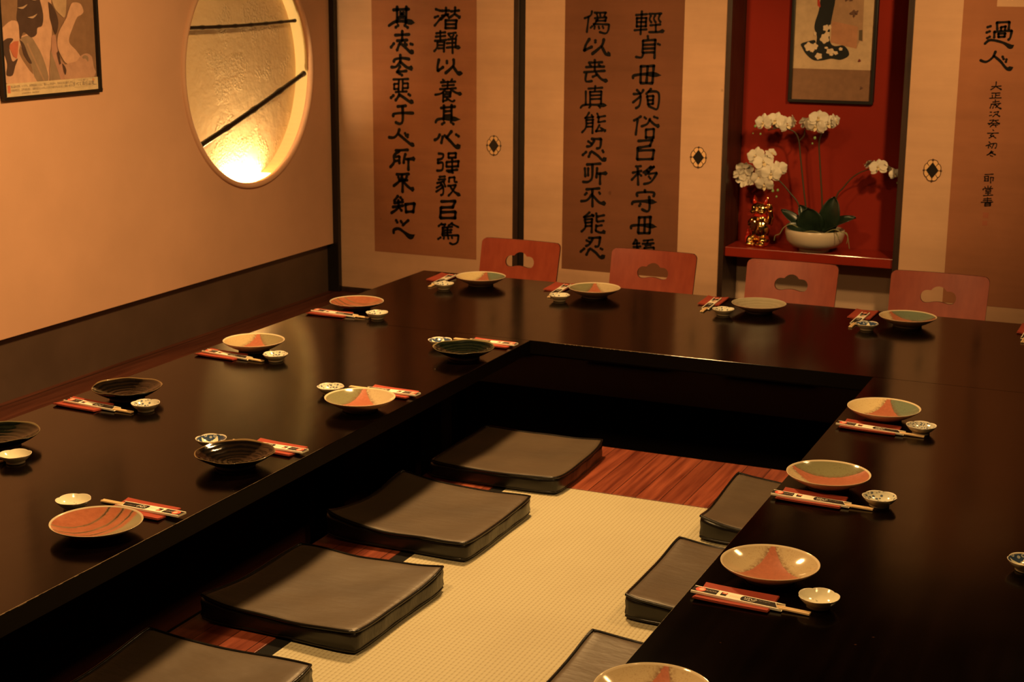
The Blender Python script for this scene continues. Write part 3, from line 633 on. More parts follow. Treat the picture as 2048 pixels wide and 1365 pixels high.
# ---------------------------------------------------------------- red alcove
a = MB(); a.box(-2.02, -1.10, 7.0, 7.05, 0.335, 1.80); structure(a.build('wall_alcove', M['red_wall']))
a = MB(); a.box(-2.02, -1.10, 7.0, 7.05, 0.0, 0.335); structure(a.build('wall_alcove', M['pale_wall']))
a = MB(); a.box(-2.05, -1.929, 6.80, 7.05, 0.0, 1.80); a.box(-1.135, -1.10, 6.80, 7.05, 0.0, 1.80); a.box(-2.05, -1.10, 6.80, 7.05, 1.80, 1.83)
structure(a.build('wall_alcove', M['dark_wood']))
sh = MB(); sh.box(-1.928, -1.140, 6.785, 6.999, 0.337, 0.381)
tag(sh.build('alcove_shelf', M['shelf'], bevel=0.003), 'thick red lacquered shelf board spanning the red alcove', 'shelf')
rod = thing('wooden_rod', (-1.151, 6.83, 0.381), 0, 'thin black rod with a pale tip standing at the right end of the red alcove', 'rod')
m = MB(); m.box(-0.010, 0.006, -0.01, 0.01, 0, 0.735); m.build('shaft', M['black'], rod)
m = MB(); m.box(-0.010, 0.004, -0.009, 0.009, 0.735, 0.785); m.build('tip', M['bare_wood'], rod)

# ---------------------------------------------------------------- tables
def table(name, x0, x1, y0, y1, legs, label):
    t = thing(name, ((x0 + x1) / 2, (y0 + y1) / 2, -0.42), 0, label, 'table', 'low dark tables set in a U')
    cx, cy = t.location.x, t.location.y
    m = MB(); a0, a1, b0, b1 = x0 - cx, x1 - cx, y0 - cy, y1 - cy; zb, zt, k = T - 0.046 + 0.42, T + 0.42, 0.0012
    m.add([(a0, b0, zb), (a1, b0, zb), (a1, b1, zb), (a0, b1, zb), (a0, b0, zt - k), (a1, b0, zt - k), (a1, b1, zt - k), (a0, b1, zt - k)],
          [(0, 3, 2, 1), (0, 1, 5, 4), (1, 2, 6, 5), (2, 3, 7, 6), (3, 0, 4, 7)], 1)
    m.add([(a0, b0, zt - k), (a1, b0, zt - k), (a1, b1, zt - k), (a0, b1, zt - k), (a0 + k, b0 + k, zt), (a1 - k, b0 + k, zt), (a1 - k, b1 - k, zt), (a0 + k, b1 - k, zt)],
          [(4, 5, 6, 7), (0, 1, 5, 4), (1, 2, 6, 5), (2, 3, 7, 6), (3, 0, 4, 7)], 0)
    m.build('tabletop', [M['table'], M['table_edge']], t)
    ap = MB()
    lx = sorted(set(l[0] for l in legs)); ly = sorted(set(l[1] for l in legs))
    for x in (lx[0], lx[-1]): ap.box(x - 0.02 - cx, x + 0.02 - cx, ly[0] - cy, ly[-1] - cy, 0.70, 0.734)
    for y in (ly[0], ly[-1]): ap.box(lx[0] - cx, lx[-1] - cx, y - 0.02 - cy, y + 0.02 - cy, 0.70, 0.734)
    ap.build('apron', M['table_edge'], t)
    for x, y in legs:
        l = MB(); l.box(x - 0.04 - cx, x + 0.04 - cx, y - 0.04 - cy, y + 0.04 - cy, 0, 0.734); l.build('leg', M['table_edge'], t, bevel=0.003)
    return t
LT = table('low_table', -2.955, -2.022, 1.25, 4.7282, [(-2.70, 1.6), (-2.27, 1.6), (-2.70, 4.5), (-2.27, 4.5)], 'long dark lacquered low table running along the left wall')
BT = table('low_table', -2.955, 0.085, 4.7285, 5.745, [(-2.6, 4.86), (-2.6, 5.3), (-0.2, 4.86), (-0.2, 5.3)], 'long dark lacquered low table running along the calligraphy doors')
table('low_table', -0.848, 0.085, 1.25, 4.7282, [(-0.56, 1.6), (-0.13, 1.6), (-0.56, 4.5), (-0.13, 4.5)], 'long dark lacquered low table at the right front')

def worn_edge_glint(t, p0, p1, axis):
    # pale strip painting the light's glint along the rubbed inner top edge
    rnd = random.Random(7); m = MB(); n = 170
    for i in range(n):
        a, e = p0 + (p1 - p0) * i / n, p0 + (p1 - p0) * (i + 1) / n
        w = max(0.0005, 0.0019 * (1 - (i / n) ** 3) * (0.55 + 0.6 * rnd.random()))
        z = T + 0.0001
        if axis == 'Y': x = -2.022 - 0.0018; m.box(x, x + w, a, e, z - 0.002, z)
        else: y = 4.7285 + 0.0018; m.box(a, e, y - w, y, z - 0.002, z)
    o = m.build('worn_edge_glint', M['worn_glint'], None, merge=False); o.parent = t; o.location = (-t.location.x, -t.location.y, -t.location.z)
worn_edge_glint(LT, 1.3, 3.35, 'Y'); worn_edge_glint(BT, -1.95, -1.20, 'X')

# ---------------------------------------------------------------- mat and cushions
def mat_(y0, y1, label):
    t = thing('tatami_mat', (-1.435, (y0 + y1) / 2, -0.05), 0, label, 'tatami mat')
    h = (y1 - y0) / 2
    m = MB(); m.box(-0.445, 0.445, -h, h, 0, 0.05); m.build('rush_surface', M['tatami'], t)
    for s in (-1, 1):
        e = MB(); e.box(s * 0.445 if s > 0 else -0.489, 0.489 if s > 0 else -0.445, -h, h, 0, 0.0492); e.build('cloth_border', M['heri'], t)
mat_(2.484, 4.302, 'woven straw tatami mat in the middle between the low tables')
mat_(0.66, 2.480, 'woven straw tatami mat nearest the camera, mostly out of the picture')

def cushion_mesh(seed, lift=(0.012, 0.004, 0.006, 0.010)):
    rnd = random.Random(seed); n = 26; h = 0.225; m = MB(); vs = []; fs = []
    def z_top(u, v):
        e = max(abs(u), abs(v))
        base = 0.052 - 0.009 * (1 - u * u) * (1 - v * v)
        c = sum(l * max(0, u * a) ** 2 * max(0, v * b) ** 2 for l, (a, b) in zip(lift, ((-1, 1), (1, 1), (1, -1), (-1, -1))))
        return base + c * 1.6 + 0.0015 * math.sin(7 * u + seed) * math.sin(5 * v + 2 * seed) - 0.004 * max(0, e - 0.93) / 0.07
    def wob(u, v): return 1 + 0.010 * math.sin(3.1 * u + seed * 1.7) * (v * v) + 0.010 * math.cos(2.7 * v + seed) * (u * u)
    def corner(u, v):
        k = abs(u * v) ** 6
        return 1 - 0.035 * k
    N = n + 1
    for j in range(N):
        for i in range(N):
            u = -1 + 2 * i / n; v = -1 + 2 * j / n; k = wob(u, v) * corner(u, v)
            vs.append((h * u * k, h * v * k, z_top(u, v)))
    for j in range(n):
        for i in range(n): fs.append((j * N + i, j * N + i + 1, (j + 1) * N + i + 1, (j + 1) * N + i))
    edge = [(i, 0) for i in range(n)] + [(n, j) for j in range(n)] + [(n - i, n) for i in range(n)] + [(0, n - j) for j in range(n)]
    top = [j * N + i for i, j in edge]; rings = [top]; E = len(edge)
    for lv, bulge in ((0.75, 1.012), (0.5, 1.006), (0.25, 1.014), (0.0, 0.995)):
        r = []
        for q, (i, j) in enumerate(edge):
            p = vs[j * N + i]; w = 1 + (bulge - 1) + 0.006 * math.sin(q * 0.9 + seed) * (1 if 0.1 < lv < 0.9 else 0)
            lz = p[2] - 0.052 if lv > 0.2 else 0
            r.append(len(vs)); vs.append((p[0] * w, p[1] * w, p[2] * lv if lv else 0.003 + max(0, p[2] - 0.06) * 0.3))
        for q in range(E): fs.append((rings[-1][q], rings[-1][(q + 1) % E], r[(q + 1) % E], r[q]))
        rings.append(r)
    fs.append(tuple(rings[-1]))
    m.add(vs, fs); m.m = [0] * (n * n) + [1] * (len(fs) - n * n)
    tp = [Vector(vs[k]) for k in top]; bt = [Vector(vs[k]) for k in rings[-1]]
    return m, tp, bt
def cushion(x, y, rz, seed, label, lift=(0.012, 0.004, 0.006, 0.010)):
    t = thing('floor_cushion', (x, y, 0.003), rz, label, 'cushion', 'black floor cushions beside the tables')
    m, tp, bt = cushion_mesh(seed, lift)
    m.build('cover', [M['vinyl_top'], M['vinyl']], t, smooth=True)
    p = MB(); p.tube(tp + tp[:1], 0.0042, 8, cap=False); p.tube([q + Vector((0, 0, 0.003)) for q in bt + bt[:1]], 0.0040, 8, cap=False)
    p.build('piping', M['vinyl'], t, smooth=True)
cushion(-1.932, 4.432, 0.010, 1, 'black vinyl floor cushion, farthest of the row left of the straw mat', (0.004, 0.006, 0.004, 0.004))
cushion(-1.938, 3.808, -0.02, 2, 'black vinyl floor cushion, second farthest of the row left of the straw mat', (0.016, 0.004, 0.004, 0.022))
cushion(-1.916, 3.165, -0.03, 3, 'black vinyl floor cushion, third farthest of the row left of the straw mat', (0.004, 0.010, 0.006, 0.012))
cushion(-1.918, 2.520, 0.02, 4, 'black vinyl floor cushion, nearest of the row left of the straw mat')
cushion(-0.975, 4.245, 0.02, 5, 'black vinyl floor cushion, farthest of the row right of the straw mat', (0.016, 0.006, 0.006, 0.014))
cushion(-0.972, 3.625, 0.0, 6, 'black vinyl floor cushion, middle of the row right of the straw mat')
cushion(-0.962, 2.952, 0.03, 7, 'black vinyl floor cushion, nearest of the row right of the straw mat')
# ---------------------------------------------------------------- legless chairs along the doors
def chair(x, y, rz, label):
    t = thing('legless_chair', (x, y, 0.0), rz, label, 'chair', 'red-brown legless chairs along the doors')
    W, z0, z1 = 0.192, 0.10, 0.442; rad = 0.022
    oz = 0.358 - 0.006; N = 120
    # cloud-shaped hand hole, drawn round its own centre
    def hole(a):
        px, pz = math.cos(a), math.sin(a); best = 0.0
        for (hx, hz, hr) in ((-0.044, -0.005, 0.0265), (0.0, 0.002, 0.0355), (0.044, -0.005, 0.0265)):
            bq = px * hx + pz * hz; disc = bq * bq - (hx * hx + hz * hz - hr * hr)
            if disc > 0: best = max(best, bq + math.sqrt(disc))
        if pz < -0.2:
            t = 0.0225 / -pz
            for _ in range(4): t = (0.0220 + 0.0062 * min(1.0, (t * px / 0.038) ** 2)) / -pz
            best = min(best, t)
        return best
    angs = [2 * PI * i / N for i in range(N)]
    hr = [hole(a) for a in angs]
    for _ in range(3): hr = [(hr[i - 1] + 2 * hr[i] + hr[(i + 1) % N]) / 4 for i in range(N)]
    inner = [(hr[i] * math.cos(a), oz + hr[i] * math.sin(a)) for i, a in enumerate(angs)]
    def outer(a):
        c, s = math.cos(a), math.sin(a)
        zt, zb = z1 - oz, z0 - oz
        k = min(W / abs(c) if abs(c) > 1e-6 else 9, zt / s if s > 1e-6 else (zb / s if s < -1e-6 else 9))
        x_, z_ = k * c, k * s
        if z_ > zt - rad and abs(x_) > W - rad:      # rounded upper corners
            qx, qz = (W - rad) * (1 if x_ > 0 else -1), zt - rad
            bq = c * qx + s * qz; disc = bq * bq - (qx * qx + qz * qz - rad * rad)
            if disc > 0: k = bq + math.sqrt(disc); x_, z_ = k * c, k * s
        return x_, oz + z_
    corner = [math.atan2(z - oz, x_) for x_, z in ((W, z0), (-W, z0))]
    outl = [outer(a) for a in angs]
    for ca in corner:
        i = min(range(N), key=lambda i: abs((angs[i] - ca + PI) % (2 * PI) - PI))
        outl[i] = (W if math.cos(ca) > 0 else -W, z0)
    def bend(x_, z_, back):
        # leaning back, slightly hollow across the sitter's back
        yy = 0.20 + (z_ - z0) * 0.30 - 0.016 * (x_ / W) ** 2 * (z_ - z0) / 0.34
        w = 1.0 - 0.03 * (z1 - z_) / 0.34
        return (x_ * w, yy + (0.011 if back else 0.0), z_)
    K = 9; vs = []; fs = []
    for back in (False, True):
        for k in range(K + 1):
            for i in range(N):
                s = k / K
                vs.append(bend(inner[i][0] * (1 - s) + outl[i][0] * s, inner[i][1] * (1 - s) + outl[i][1] * s, back))
    L = (K + 1) * N
    for k in range(K):
        for i in range(N):
            j = (i + 1) % N
            fs.append((k * N + i, k * N + j, (k + 1) * N + j, (k + 1) * N + i))
            fs.append((L + k * N + i, L + (k + 1) * N + i, L + (k + 1) * N + j, L + k * N + j))
    m = MB(); m.add(vs, fs, 0)
    for i in range(N):
        j = (i + 1) % N
        m.add([vs[i], vs[j], vs[L + j], vs[L + i]], [(0, 1, 2, 3)], 1)
        a, b_ = K * N + i, K * N + j
        m.add([vs[a], vs[b_], vs[L + b_], vs[L + a]], [(0, 1, 2, 3)], 1)
    m.build('backrest', [M['chair'], M['chair_edge']], t)
    s = MB(); prof = [(-0.03, 0.018), (0.02, 0.015), (0.08, 0.014), (0.14, 0.020), (0.178, 0.046), (0.20, 0.10)]
    q = spline(prof, 5)
    for i in range(len(q) - 1):
        (ya, za), (yb, zb) = q[i], q[i + 1]
        wa = W * 0.97
        s.add([(-wa, ya, za), (wa, ya, za), (wa, yb, zb), (-wa, yb, zb), (-wa, ya, za - 0.011), (wa, ya, za - 0.011), (wa, yb, zb - 0.008), (-wa, yb, zb - 0.008)],
              [(0, 1, 2, 3), (7, 6, 5, 4), (0, 4, 5, 1), (1, 5, 6, 2), (2, 6, 7, 3), (3, 7, 4, 0)])
    s.build('seat', M['chair'], t)
    p = MB(); p.box(-0.15, 0.15, 0.0, 0.03, 0, 0.005); p.build('floor_rail', M['chair_edge'], t)
chair(-2.700, 5.90, -0.02, 'red-brown plywood legless chair in front of the gap between the two left doors')
chair(-2.070, 5.90, 0.00, 'red-brown plywood legless chair covering the foot of the middle calligraphy sheet')
chair(-1.466, 5.90, 0.00, 'red-brown plywood legless chair below the red alcove shelf')
chair(-0.870, 5.90, 0.00, 'red-brown plywood legless chair in front of the right-hand door with the small signature column')

# ---------------------------------------------------------------- plates
def plate_profile(R=0.102, h=0.038):
    k = R / 0.102
    ins = [(0.0, 0.0085), (0.018, 0.0087), (0.036, 0.0105), (0.055, 0.0150), (0.072, 0.0215), (0.086, 0.0280), (0.0965, 0.0345), (0.1000, 0.0368)]
    rim = [(0.1012, 0.0380), (0.1020, 0.0376)]
    out = [(0.1018, 0.0360), (0.097, 0.0315), (0.086, 0.0240), (0.070, 0.0150), (0.055, 0.0085), (0.050, 0.0062), (0.0, 0.0062)]
    f = lambda p: [(r * k, z * h / 0.038) for r, z in p]
    return f(ins), f(rim), f(out)
def foot(parent, r, h, mat):
    m = MB(); m.lathe([(r - 0.004, h), (r - 0.004, 0.0004), (r - 0.003, 0.0), (r, 0.0), (r + 0.0012, 0.0006), (r + 0.001, h)], 48)
    m.build('foot_ring', mat, parent, smooth=True)
def plate(name, x, y, rz, label, glaze, out, h=0.038, wavy=0.0, seed=0, R=0.102, group='plates on the tables'):
    t = thing(name, (x, y, T + 0.0005), rz, label, 'plate', group)
    ins, rim, outp = plate_profile(R, h)
    if wavy:
        rf = lambda a, r: 1 + wavy * (r / R) ** 2 * (0.5 * math.sin(3 * a + seed) + 0.35 * math.sin(5 * a + 2 * seed) + 0.25 * math.sin(2 * a - seed))
        zf = lambda a, r: 0.0013 * (r / R) ** 3 * (math.sin(3 * a + seed) + 0.7 * math.sin(7 * a + 2.2 * seed))
    else: rf = zf = None
    m = MB(); m.lathe(ins + rim, 96, 0, rf, zf); m.lathe([rim[-1]] + outp, 96, 1, rf, zf)
    m.build('dish_body', [glaze, out], t, smooth=True)
    foot(t, 0.050 * R / 0.102, 0.0075, M['foot'])
    return t
cream = (0.62, 0.49, 0.26); olive = (0.25, 0.21, 0.11); beige = (0.47, 0.37, 0.22); teal = (0.16, 0.195, 0.13); green = (0.20, 0.19, 0.10)
G = {
    'ct': mountain_glaze('glaze_cream_teal', cream, teal), 'cg': mountain_glaze('glaze_cream_green', (0.56, 0.44, 0.25), teal),
    'oc': mountain_glaze('glaze_sand_olive', (0.47, 0.35, 0.18), olive), 'gb': mountain_glaze('glaze_olive_beige', green, beige),
    'gg': mountain_glaze('glaze_beige_green', (0.52, 0.41, 0.24), green), 'bb': mountain_glaze('glaze_speckled_beige', beige, (0.50, 0.39, 0.23)),
    'st': striped_glaze('glaze_striped', 0.252), 'br': striped_glaze('glaze_brown', 0.40),
    'gr': spiral_glaze('glaze_grey_cream', (0.30, 0.26, 0.17), (0.36, 0.31, 0.21), (0.46, 0.40, 0.28), 0.3, 60.0),
    'bk': spiral_glaze('glaze_black', (0.0025, 0.002, 0.0018), (0.010, 0.006, 0.0035), (0.20, 0.13, 0.06)),
    'bg': spiral_glaze('glaze_black_green', (0.002, 0.0035, 0.0025), (0.008, 0.010, 0.006), (0.18, 0.14, 0.07)),
}
rad = math.radians
def mp(x, y, ang, label, g): return plate('mountain_plate', x, y, rad(ang - 90), label, G[g], M['clay'])
mp(-2.791, 4.189, 114, 'terracotta-peak plate between sand and olive glaze, in the window reflection on left table', 'oc')
mp(-2.118, 3.712, 112, 'terracotta-peak plate between olive and beige glaze at the inner edge of left table', 'gb')
mp(-2.595, 5.552, 102, 'terracotta-peak plate with cream and teal glaze before the leftmost chair', 'ct')
mp(-2.092, 5.530, 110, 'terracotta-peak plate with green and beige glaze before the second chair from left', 'gb')
mp(-0.880, 5.525, 140, 'plate with leaning terracotta peak and wide green glaze before the rightmost chair', 'cg')
mp(-0.726, 4.249, 93, 'terracotta-peak plate with yellow cream and teal glaze, farthest on the right table', 'ct')
mp(-0.736, 3.586, 166, 'plate with green glaze over a terracotta band, middle of the right table', 'gg')
mp(-0.714, 2.942, 101, 'terracotta-peak plate with speckled beige halves, nearest whole plate on right table', 'bb')
mp(-0.745, 2.285, 95, 'beige-rimmed plate cut off by the bottom edge of the picture', 'bb')
plate('brown_plate', -2.820, 4.930, rad(-60), 'shallow all-terracotta plate with pale rim at the far corner of left table', G['br'], M['foot'], h=0.030)
plate('striped_plate', -2.144, 2.573, rad(8), 'terracotta plate with dark arcs and grey-green edge, nearest on the left table', G['st'], M['foot'], h=0.030)
plate('grey_plate', -1.433, 5.536, 0.4, 'plain grey-cream plate with faint spiral before the chair under the alcove', G['gr'], M['clay'], h=0.034)
plate('black_plate', -2.796, 3.524, 0.5, 'black plate with wavy brown rim near the left wall, wholly in view', G['bk'], M['black_out'], wavy=0.022, seed=1.0)
plate('black_plate', -2.800, 3.000, 1.9, 'dark wavy-rimmed plate cut by the left picture edge', G['bg'], M['black_out'], wavy=0.022, seed=2.4)
plate('black_plate', -2.145, 3.118, 2.6, 'black plate with swirled ridges at the inner edge of left table', G['bk'], M['black_out'], wavy=0.022, seed=3.1)
plate('black_plate', -2.120, 4.406, 0.9, 'green-black plate at the inner far corner of left table', G['bg'], M['black_out'], wavy=0.022, seed=0.3)

# ---------------------------------------------------------------- sauce dishes
DG = {k: dish_glaze('dish_' + k, k) for k in ('floral', 'dense', 'scallop', 'plain')}
def dish(x, y, rz, kind, label):
    t = thing('sauce_dish', (x, y, T + 0.0005), rz, label, 'sauce dish', 'small lobed sauce dishes beside the plates')
    R = 0.041
    rf = lambda a, r: 1 - (0.055 * (1 - abs(math.sin(2.5 * a)) ** 0.55)) * (r / R) ** 2
    zf = lambda a, r: 0.0016 * (r / R) ** 3 * (abs(math.sin(2.5 * a)) - 0.5)
    ins = [(0, 0.0065), (0.012, 0.0066), (0.022, 0.0085), (0.031, 0.0140), (0.0375, 0.0205), (0.0398, 0.0232)]
    rim = [(0.0406, 0.0240), (0.0411, 0.0236)]
    out = [(0.0408, 0.0225), (0.038, 0.0180), (0.031, 0.0105), (0.0245, 0.0060), (0.0, 0.0050)]
    m = MB(); m.lathe(ins + rim, 80, 0, rf, zf); m.lathe([rim[-1]] + out, 80, 1, rf, zf)
    m.build('dish_body', [DG[kind], M['dish_out']], t, smooth=True)
    foot(t, 0.0225, 0.006, M['dish_out'])
for x, y, a, k, l in (
    (-2.666, 4.808, 20, 'floral', 'blue-flecked sauce dish beside the all-terracotta plate'),
    (-2.652, 4.102, -15, 'floral', 'blue-flecked sauce dish beside the sand and olive plate'),
    (-2.664, 3.438, 30, 'floral', 'blue-flecked sauce dish beside the black plate near the left wall'),
    (-2.664, 2.901, 5, 'plain', 'plain cream lobed sauce dish at the left picture edge in front of a dark plate'),
    (-2.260, 4.511, 25, 'scallop', 'sauce dish with dark blue scallops half behind the green-black plate'),
    (-2.281, 3.823, -30, 'floral', 'blue-flecked sauce dish half behind the olive and beige peak plate on left table'),
    (-2.293, 3.226, 25, 'scallop', 'sauce dish with dark blue scallops half behind the swirled black plate'),
    (-2.298, 2.682, 40, 'plain', 'plain cream sauce dish half behind the striped terracotta plate'),
    (-2.693, 5.411, 10, 'floral', 'blue-flecked sauce dish in front of the cream and teal plate of the far table'),
    (-2.186, 5.397, 40, 'floral', 'blue-flecked sauce dish in front of the green and beige plate of the far table'),
    (-1.537, 5.419, 0, 'floral', 'blue-flecked sauce dish in front of the grey-cream plate of the far table'),
    (-1.001, 5.400, 20, 'scallop', 'sauce dish with dark blue scallops on the far table before the rightmost chair'),
    (-0.606, 4.155, -10, 'dense', 'sauce dish densely covered in small blue flowers beside the yellow cream and teal plate'),
    (-0.595, 3.501, 15, 'floral', 'blue-flecked sauce dish beside the plate with green glaze over a terracotta band'),
    (-0.588, 2.839, 50, 'plain', 'plain cream sauce dish with a small grey-blue mark at the right front'),
    (-0.233, 3.218, 25, 'scallop', 'sauce dish with dark blue scallops cut by the right picture edge')):
    dish(x, y, rad(a), k, l)

# ---------------------------------------------------------------- chopsticks in printed sleeves on red napkins
def sleeve_mesh():
    m = MB(); L, w, h = 0.188, 0.0148, 0.0046
    m.add([(0, -w, 0), (L, -w, 0), (L, w, 0), (0, w, 0), (0, -w, h), (L, -w, h), (L - 0.0, w, h), (0, w, h)],
          [(0, 3, 2, 1), (0, 1, 5, 4), (3, 7, 6, 2), (0, 4, 7, 3)], 0)
    m.add([(0, -w, h), (L - 0.003, -w, h), (L - 0.010, -w + 0.004, h), (L - 0.018, w - 0.004, h), (L, w, h), (0, w, h)], [(0, 1, 2, 3, 4, 5)], 0)
    z = h + 0.00025; iw = w - 0.0032
    def patch(x0, x1, y0, y1, mi, dz=0.0, skew=0.0): m.add([(x0, y0, z + dz), (x1, y0, z + dz), (x1 - skew, y1, z + dz), (x0, y1, z + dz)], [(0, 1, 2, 3)], mi)
    patch(0.0, 0.052, -iw, iw, 1)
    def oval(cx, cy, rx, ry, mi, dz): m.add([(cx + rx * math.cos(2 * PI * i / 28), cy + ry * math.sin(2 * PI * i / 28), z + dz) for i in range(28)], [tuple(range(28))], mi)
    oval(0.0165, 0, 0.0105, 0.0108, 2, 0.0002); oval(0.0185, 0.0008, 0.0060, 0.0058, 3, 0.0004)
    vs, fs = glyph_mesh('KAITA', 0.0078, offset=0.0002)
    m.add([(0.039 + a, -b_ * -1 + 0, z + 0.0004) for a, b_, _ in vs], fs, 4)
    # emblem: a red ring with a dark lower half
    patch(0.059, 0.071, -0.0078, 0.0078, 5, 0.0002); patch(0.061, 0.0715, 0.0005, 0.0085, 2, 0.0003); oval(0.0665, 0.0042, 0.0035, 0.0032, 3, 0.0005)
    for k in range(3):
        for q in range(6): patch(0.078 + q * 0.0038, 0.0805 + q * 0.0038, 0.0018 - k * 0.0034, 0.0024 - k * 0.0034, 3, 0.0001)
    # dark tag with rounded end, white scroll mark and small type
    tagp = [(0.168 + 0.010, -iw), (0.168, iw)] + [(0.108 + iw * 0.5 * math.cos(a) - 0.002, iw * math.sin(a)) for a in [PI / 2 + PI * i / 10 for i in range(11)]]
    m.add([(a, b_, z) for a, b_ in tagp], [tuple(range(len(tagp)))], 1)
    def line(pts, r): 
        q = spline(pts, 5)
        for i in range(len(q) - 1):
            (xa, ya), (xb, yb) = q[i], q[i + 1]; dx, dy = xb - xa, yb - ya; l = math.hypot(dx, dy) or 1; nx, ny = -dy / l * r, dx / l * r
            m.add([(xa - nx, ya - ny, z + 0.0003), (xb - nx, yb - ny, z + 0.0003), (xb + nx, yb + ny, z + 0.0003), (xa + nx, ya + ny, z + 0.0003)], [(0, 1, 2, 3)], 0)
    line([(0.109, 0.006), (0.108, 0.002), (0.112, 0.001), (0.113, 0.006)], 0.0006)
    line([(0.1145, 0.002), (0.1165, 0.006), (0.1190, 0.003), (0.1165, 0.001)], 0.0006)
    line([(0.108, -0.003), (0.1105, -0.0055), (0.113, -0.003), (0.1155, -0.0055), (0.118, -0.0025), (0.1195, -0.006)], 0.0006)
    line([(0.121, 0.005), (0.1245, -0.002), (0.131, 0.007)], 0.0007); line([(0.117, -0.0085), (0.127, -0.006), (0.1335, 0.003)], 0.0005)
    vs, fs = glyph_mesh('the original', 0.0052)
    m.add([(0.148 + a, 0.0035 + b_, z + 0.0003) for a, b_, _ in vs], fs, 4)
    return m
def sticks_mesh():
    m = MB(); L = 0.242
    for s in (-1, 1):
        c = s * 0.0036
        a, e = 0.0022, 0.0033
        m.add([(0.006, c - a, 0.0004), (L, c - e, 0.0002), (L, c + e, 0.0002), (0.006, c + a, 0.0004), (0.006, c - a, 0.0024), (L, c - e + 0.0006, 0.0042), (L, c + e - 0.0006, 0.0042), (0.006, c + a, 0.0024)],
              [(0, 3, 2, 1), (4, 5, 6, 7), (0, 1, 5, 4), (1, 2, 6, 5), (2, 3, 7, 6), (3, 0, 4, 7)])
    return m
def napkin_mesh():
    """red paper napkin folded to a flat pad whose long sides lift a little"""
    m = MB(); n = 12; L, W = 0.0775, 0.0425; vs = []; fs = []
    for lay in (0, 1):
        for j in range(n + 1):
            for i in range(n + 1):
                u = -1 + 2 * i / n; v = -1 + 2 * j / n
                lift = 0.0030 * abs(v) ** 3 + 0.0022 * max(0, -u) ** 2 * (v * v)
                vs.append((L * u, W * v, 0.0006 + lift * 0.8 + lay * 0.0024))
    N = n + 1; Q = N * N
    for j in range(n):
        for i in range(n):
            a = j * N + i
            fs.append((a, a + N, a + N + 1, a + 1)); fs.append((Q + a, Q + a + 1, Q + a + N + 1, Q + a + N))
    for i in range(n):
        for a, b_ in ((i, i + 1), (n * N + i + 1, n * N + i), (i * N + N, i * N), (i * N + n, (i + 1) * N + n)):
            fs.append((a, b_, Q + b_, Q + a))
    m.add(vs, fs)
    # fold line: a second leaf slightly short of the first
    vs2 = [(x * 0.985, y * 0.97, z + 0.0014) for x, y, z in vs[Q:]]
    m.add(vs2, [tuple(p - Q for p in f) for f in fs if min(f) >= Q])
    return m
SLEEVE_M = [M['sleeve'], M['print_black'], M['print_red'], M['print_pink'], M['print_grey'], M['print_black']]
NAP = thing('paper_napkin', (0, 0, T), 0, 'x', 'napkin', 'red napkins under the chopsticks'); napkin_mesh().build('folded_paper', M['napkin'], NAP, smooth=False)
SLV = thing('chopstick_sleeve', (0, 0, T), 0, 'x', 'chopstick sleeve', 'printed chopstick sleeves'); sleeve_mesh().build('printed_paper', SLEEVE_M, SLV, merge=False)
STK = thing('chopsticks', (0, 0, T), 0, 'x', 'chopsticks', 'disposable chopsticks in sleeves'); sticks_mesh().build('stick_pair', M['bare_wood'], STK, bevel=0.0006)
first = [True]
def setting(cx, cy, ang, nx, ny, nrot, where):
    a = rad(ang); z = T + 0.0075; pitch = math.asin(0.0065 / 0.242)
    items = []
    for src, loc, r, lab, p in ((NAP, (nx, ny, T + 0.0003), rad(nrot), 'folded red napkin ', 0.0),
                             (SLV, (cx, cy, z), a, 'printed white chopstick sleeve ', pitch),
                             (STK, (cx, cy, z + 0.0001), a, 'pale wooden chopsticks ', pitch)):
        if first[0]:
            o = src; o.location = loc; o['label'] = lab + where
        else: o = copy_thing(src, loc, r, lab + where)
        o.rotation_euler = (0, p, r)
        items.append(o)
    first[0] = False
for s in (
    (-2.934, 4.801, -1.5, -2.860, 4.797, 0, 'before the all-terracotta plate at the far left corner'),
    (-2.920, 4.092, -5.0, -2.850, 4.085, -4, 'in the window reflection on the left table'),
    (-2.924, 3.411, -2.6, -2.860, 3.405, -4, 'before the black plate near the left wall'),
    (-2.935, 2.890, -1.5, -2.860, 2.885, 0, 'at the left picture edge'),
    (-2.023, 4.612, 176, -2.120, 4.615, -1, 'behind the green-black plate'),
    (-2.026, 3.897, 176, -2.125, 3.905, -2, 'behind the olive and beige plate of left table'),
    (-2.031, 3.270, 175, -2.132, 3.280, -4, 'behind the swirled black plate'),
    (-2.031, 2.733, 175.5, -2.145, 2.738, -2, 'behind the striped terracotta plate'),
    (-2.775, 5.662, -87, -2.800, 5.620, -88, 'left of the cream and teal plate on the far table'),
    (-2.262, 5.672, -86, -2.285, 5.640, -87, 'left of the green and beige plate on the far table'),
    (-1.632, 5.672, -88, -1.640, 5.640, -88, 'left of the grey-cream plate on the far table'),
    (-1.053, 5.648, -92, -1.062, 5.640, -91, 'before the rightmost chair'),
    (-0.462, 5.665, -92, -0.462, 5.645, -91, 'at the right picture edge on the far table'),
    (-0.832, 4.132, -3.3, -0.742, 4.142, -3, 'beside the yellow cream and teal plate'),
    (-0.843, 3.463, -0.6, -0.750, 3.474, -2, 'beside the plate with green glaze over terracotta'),
    (-0.835, 2.802, -2.6, -0.747, 2.806, -2, 'beside the nearest plate with a terracotta peak on the right table')):
    setting(*s)
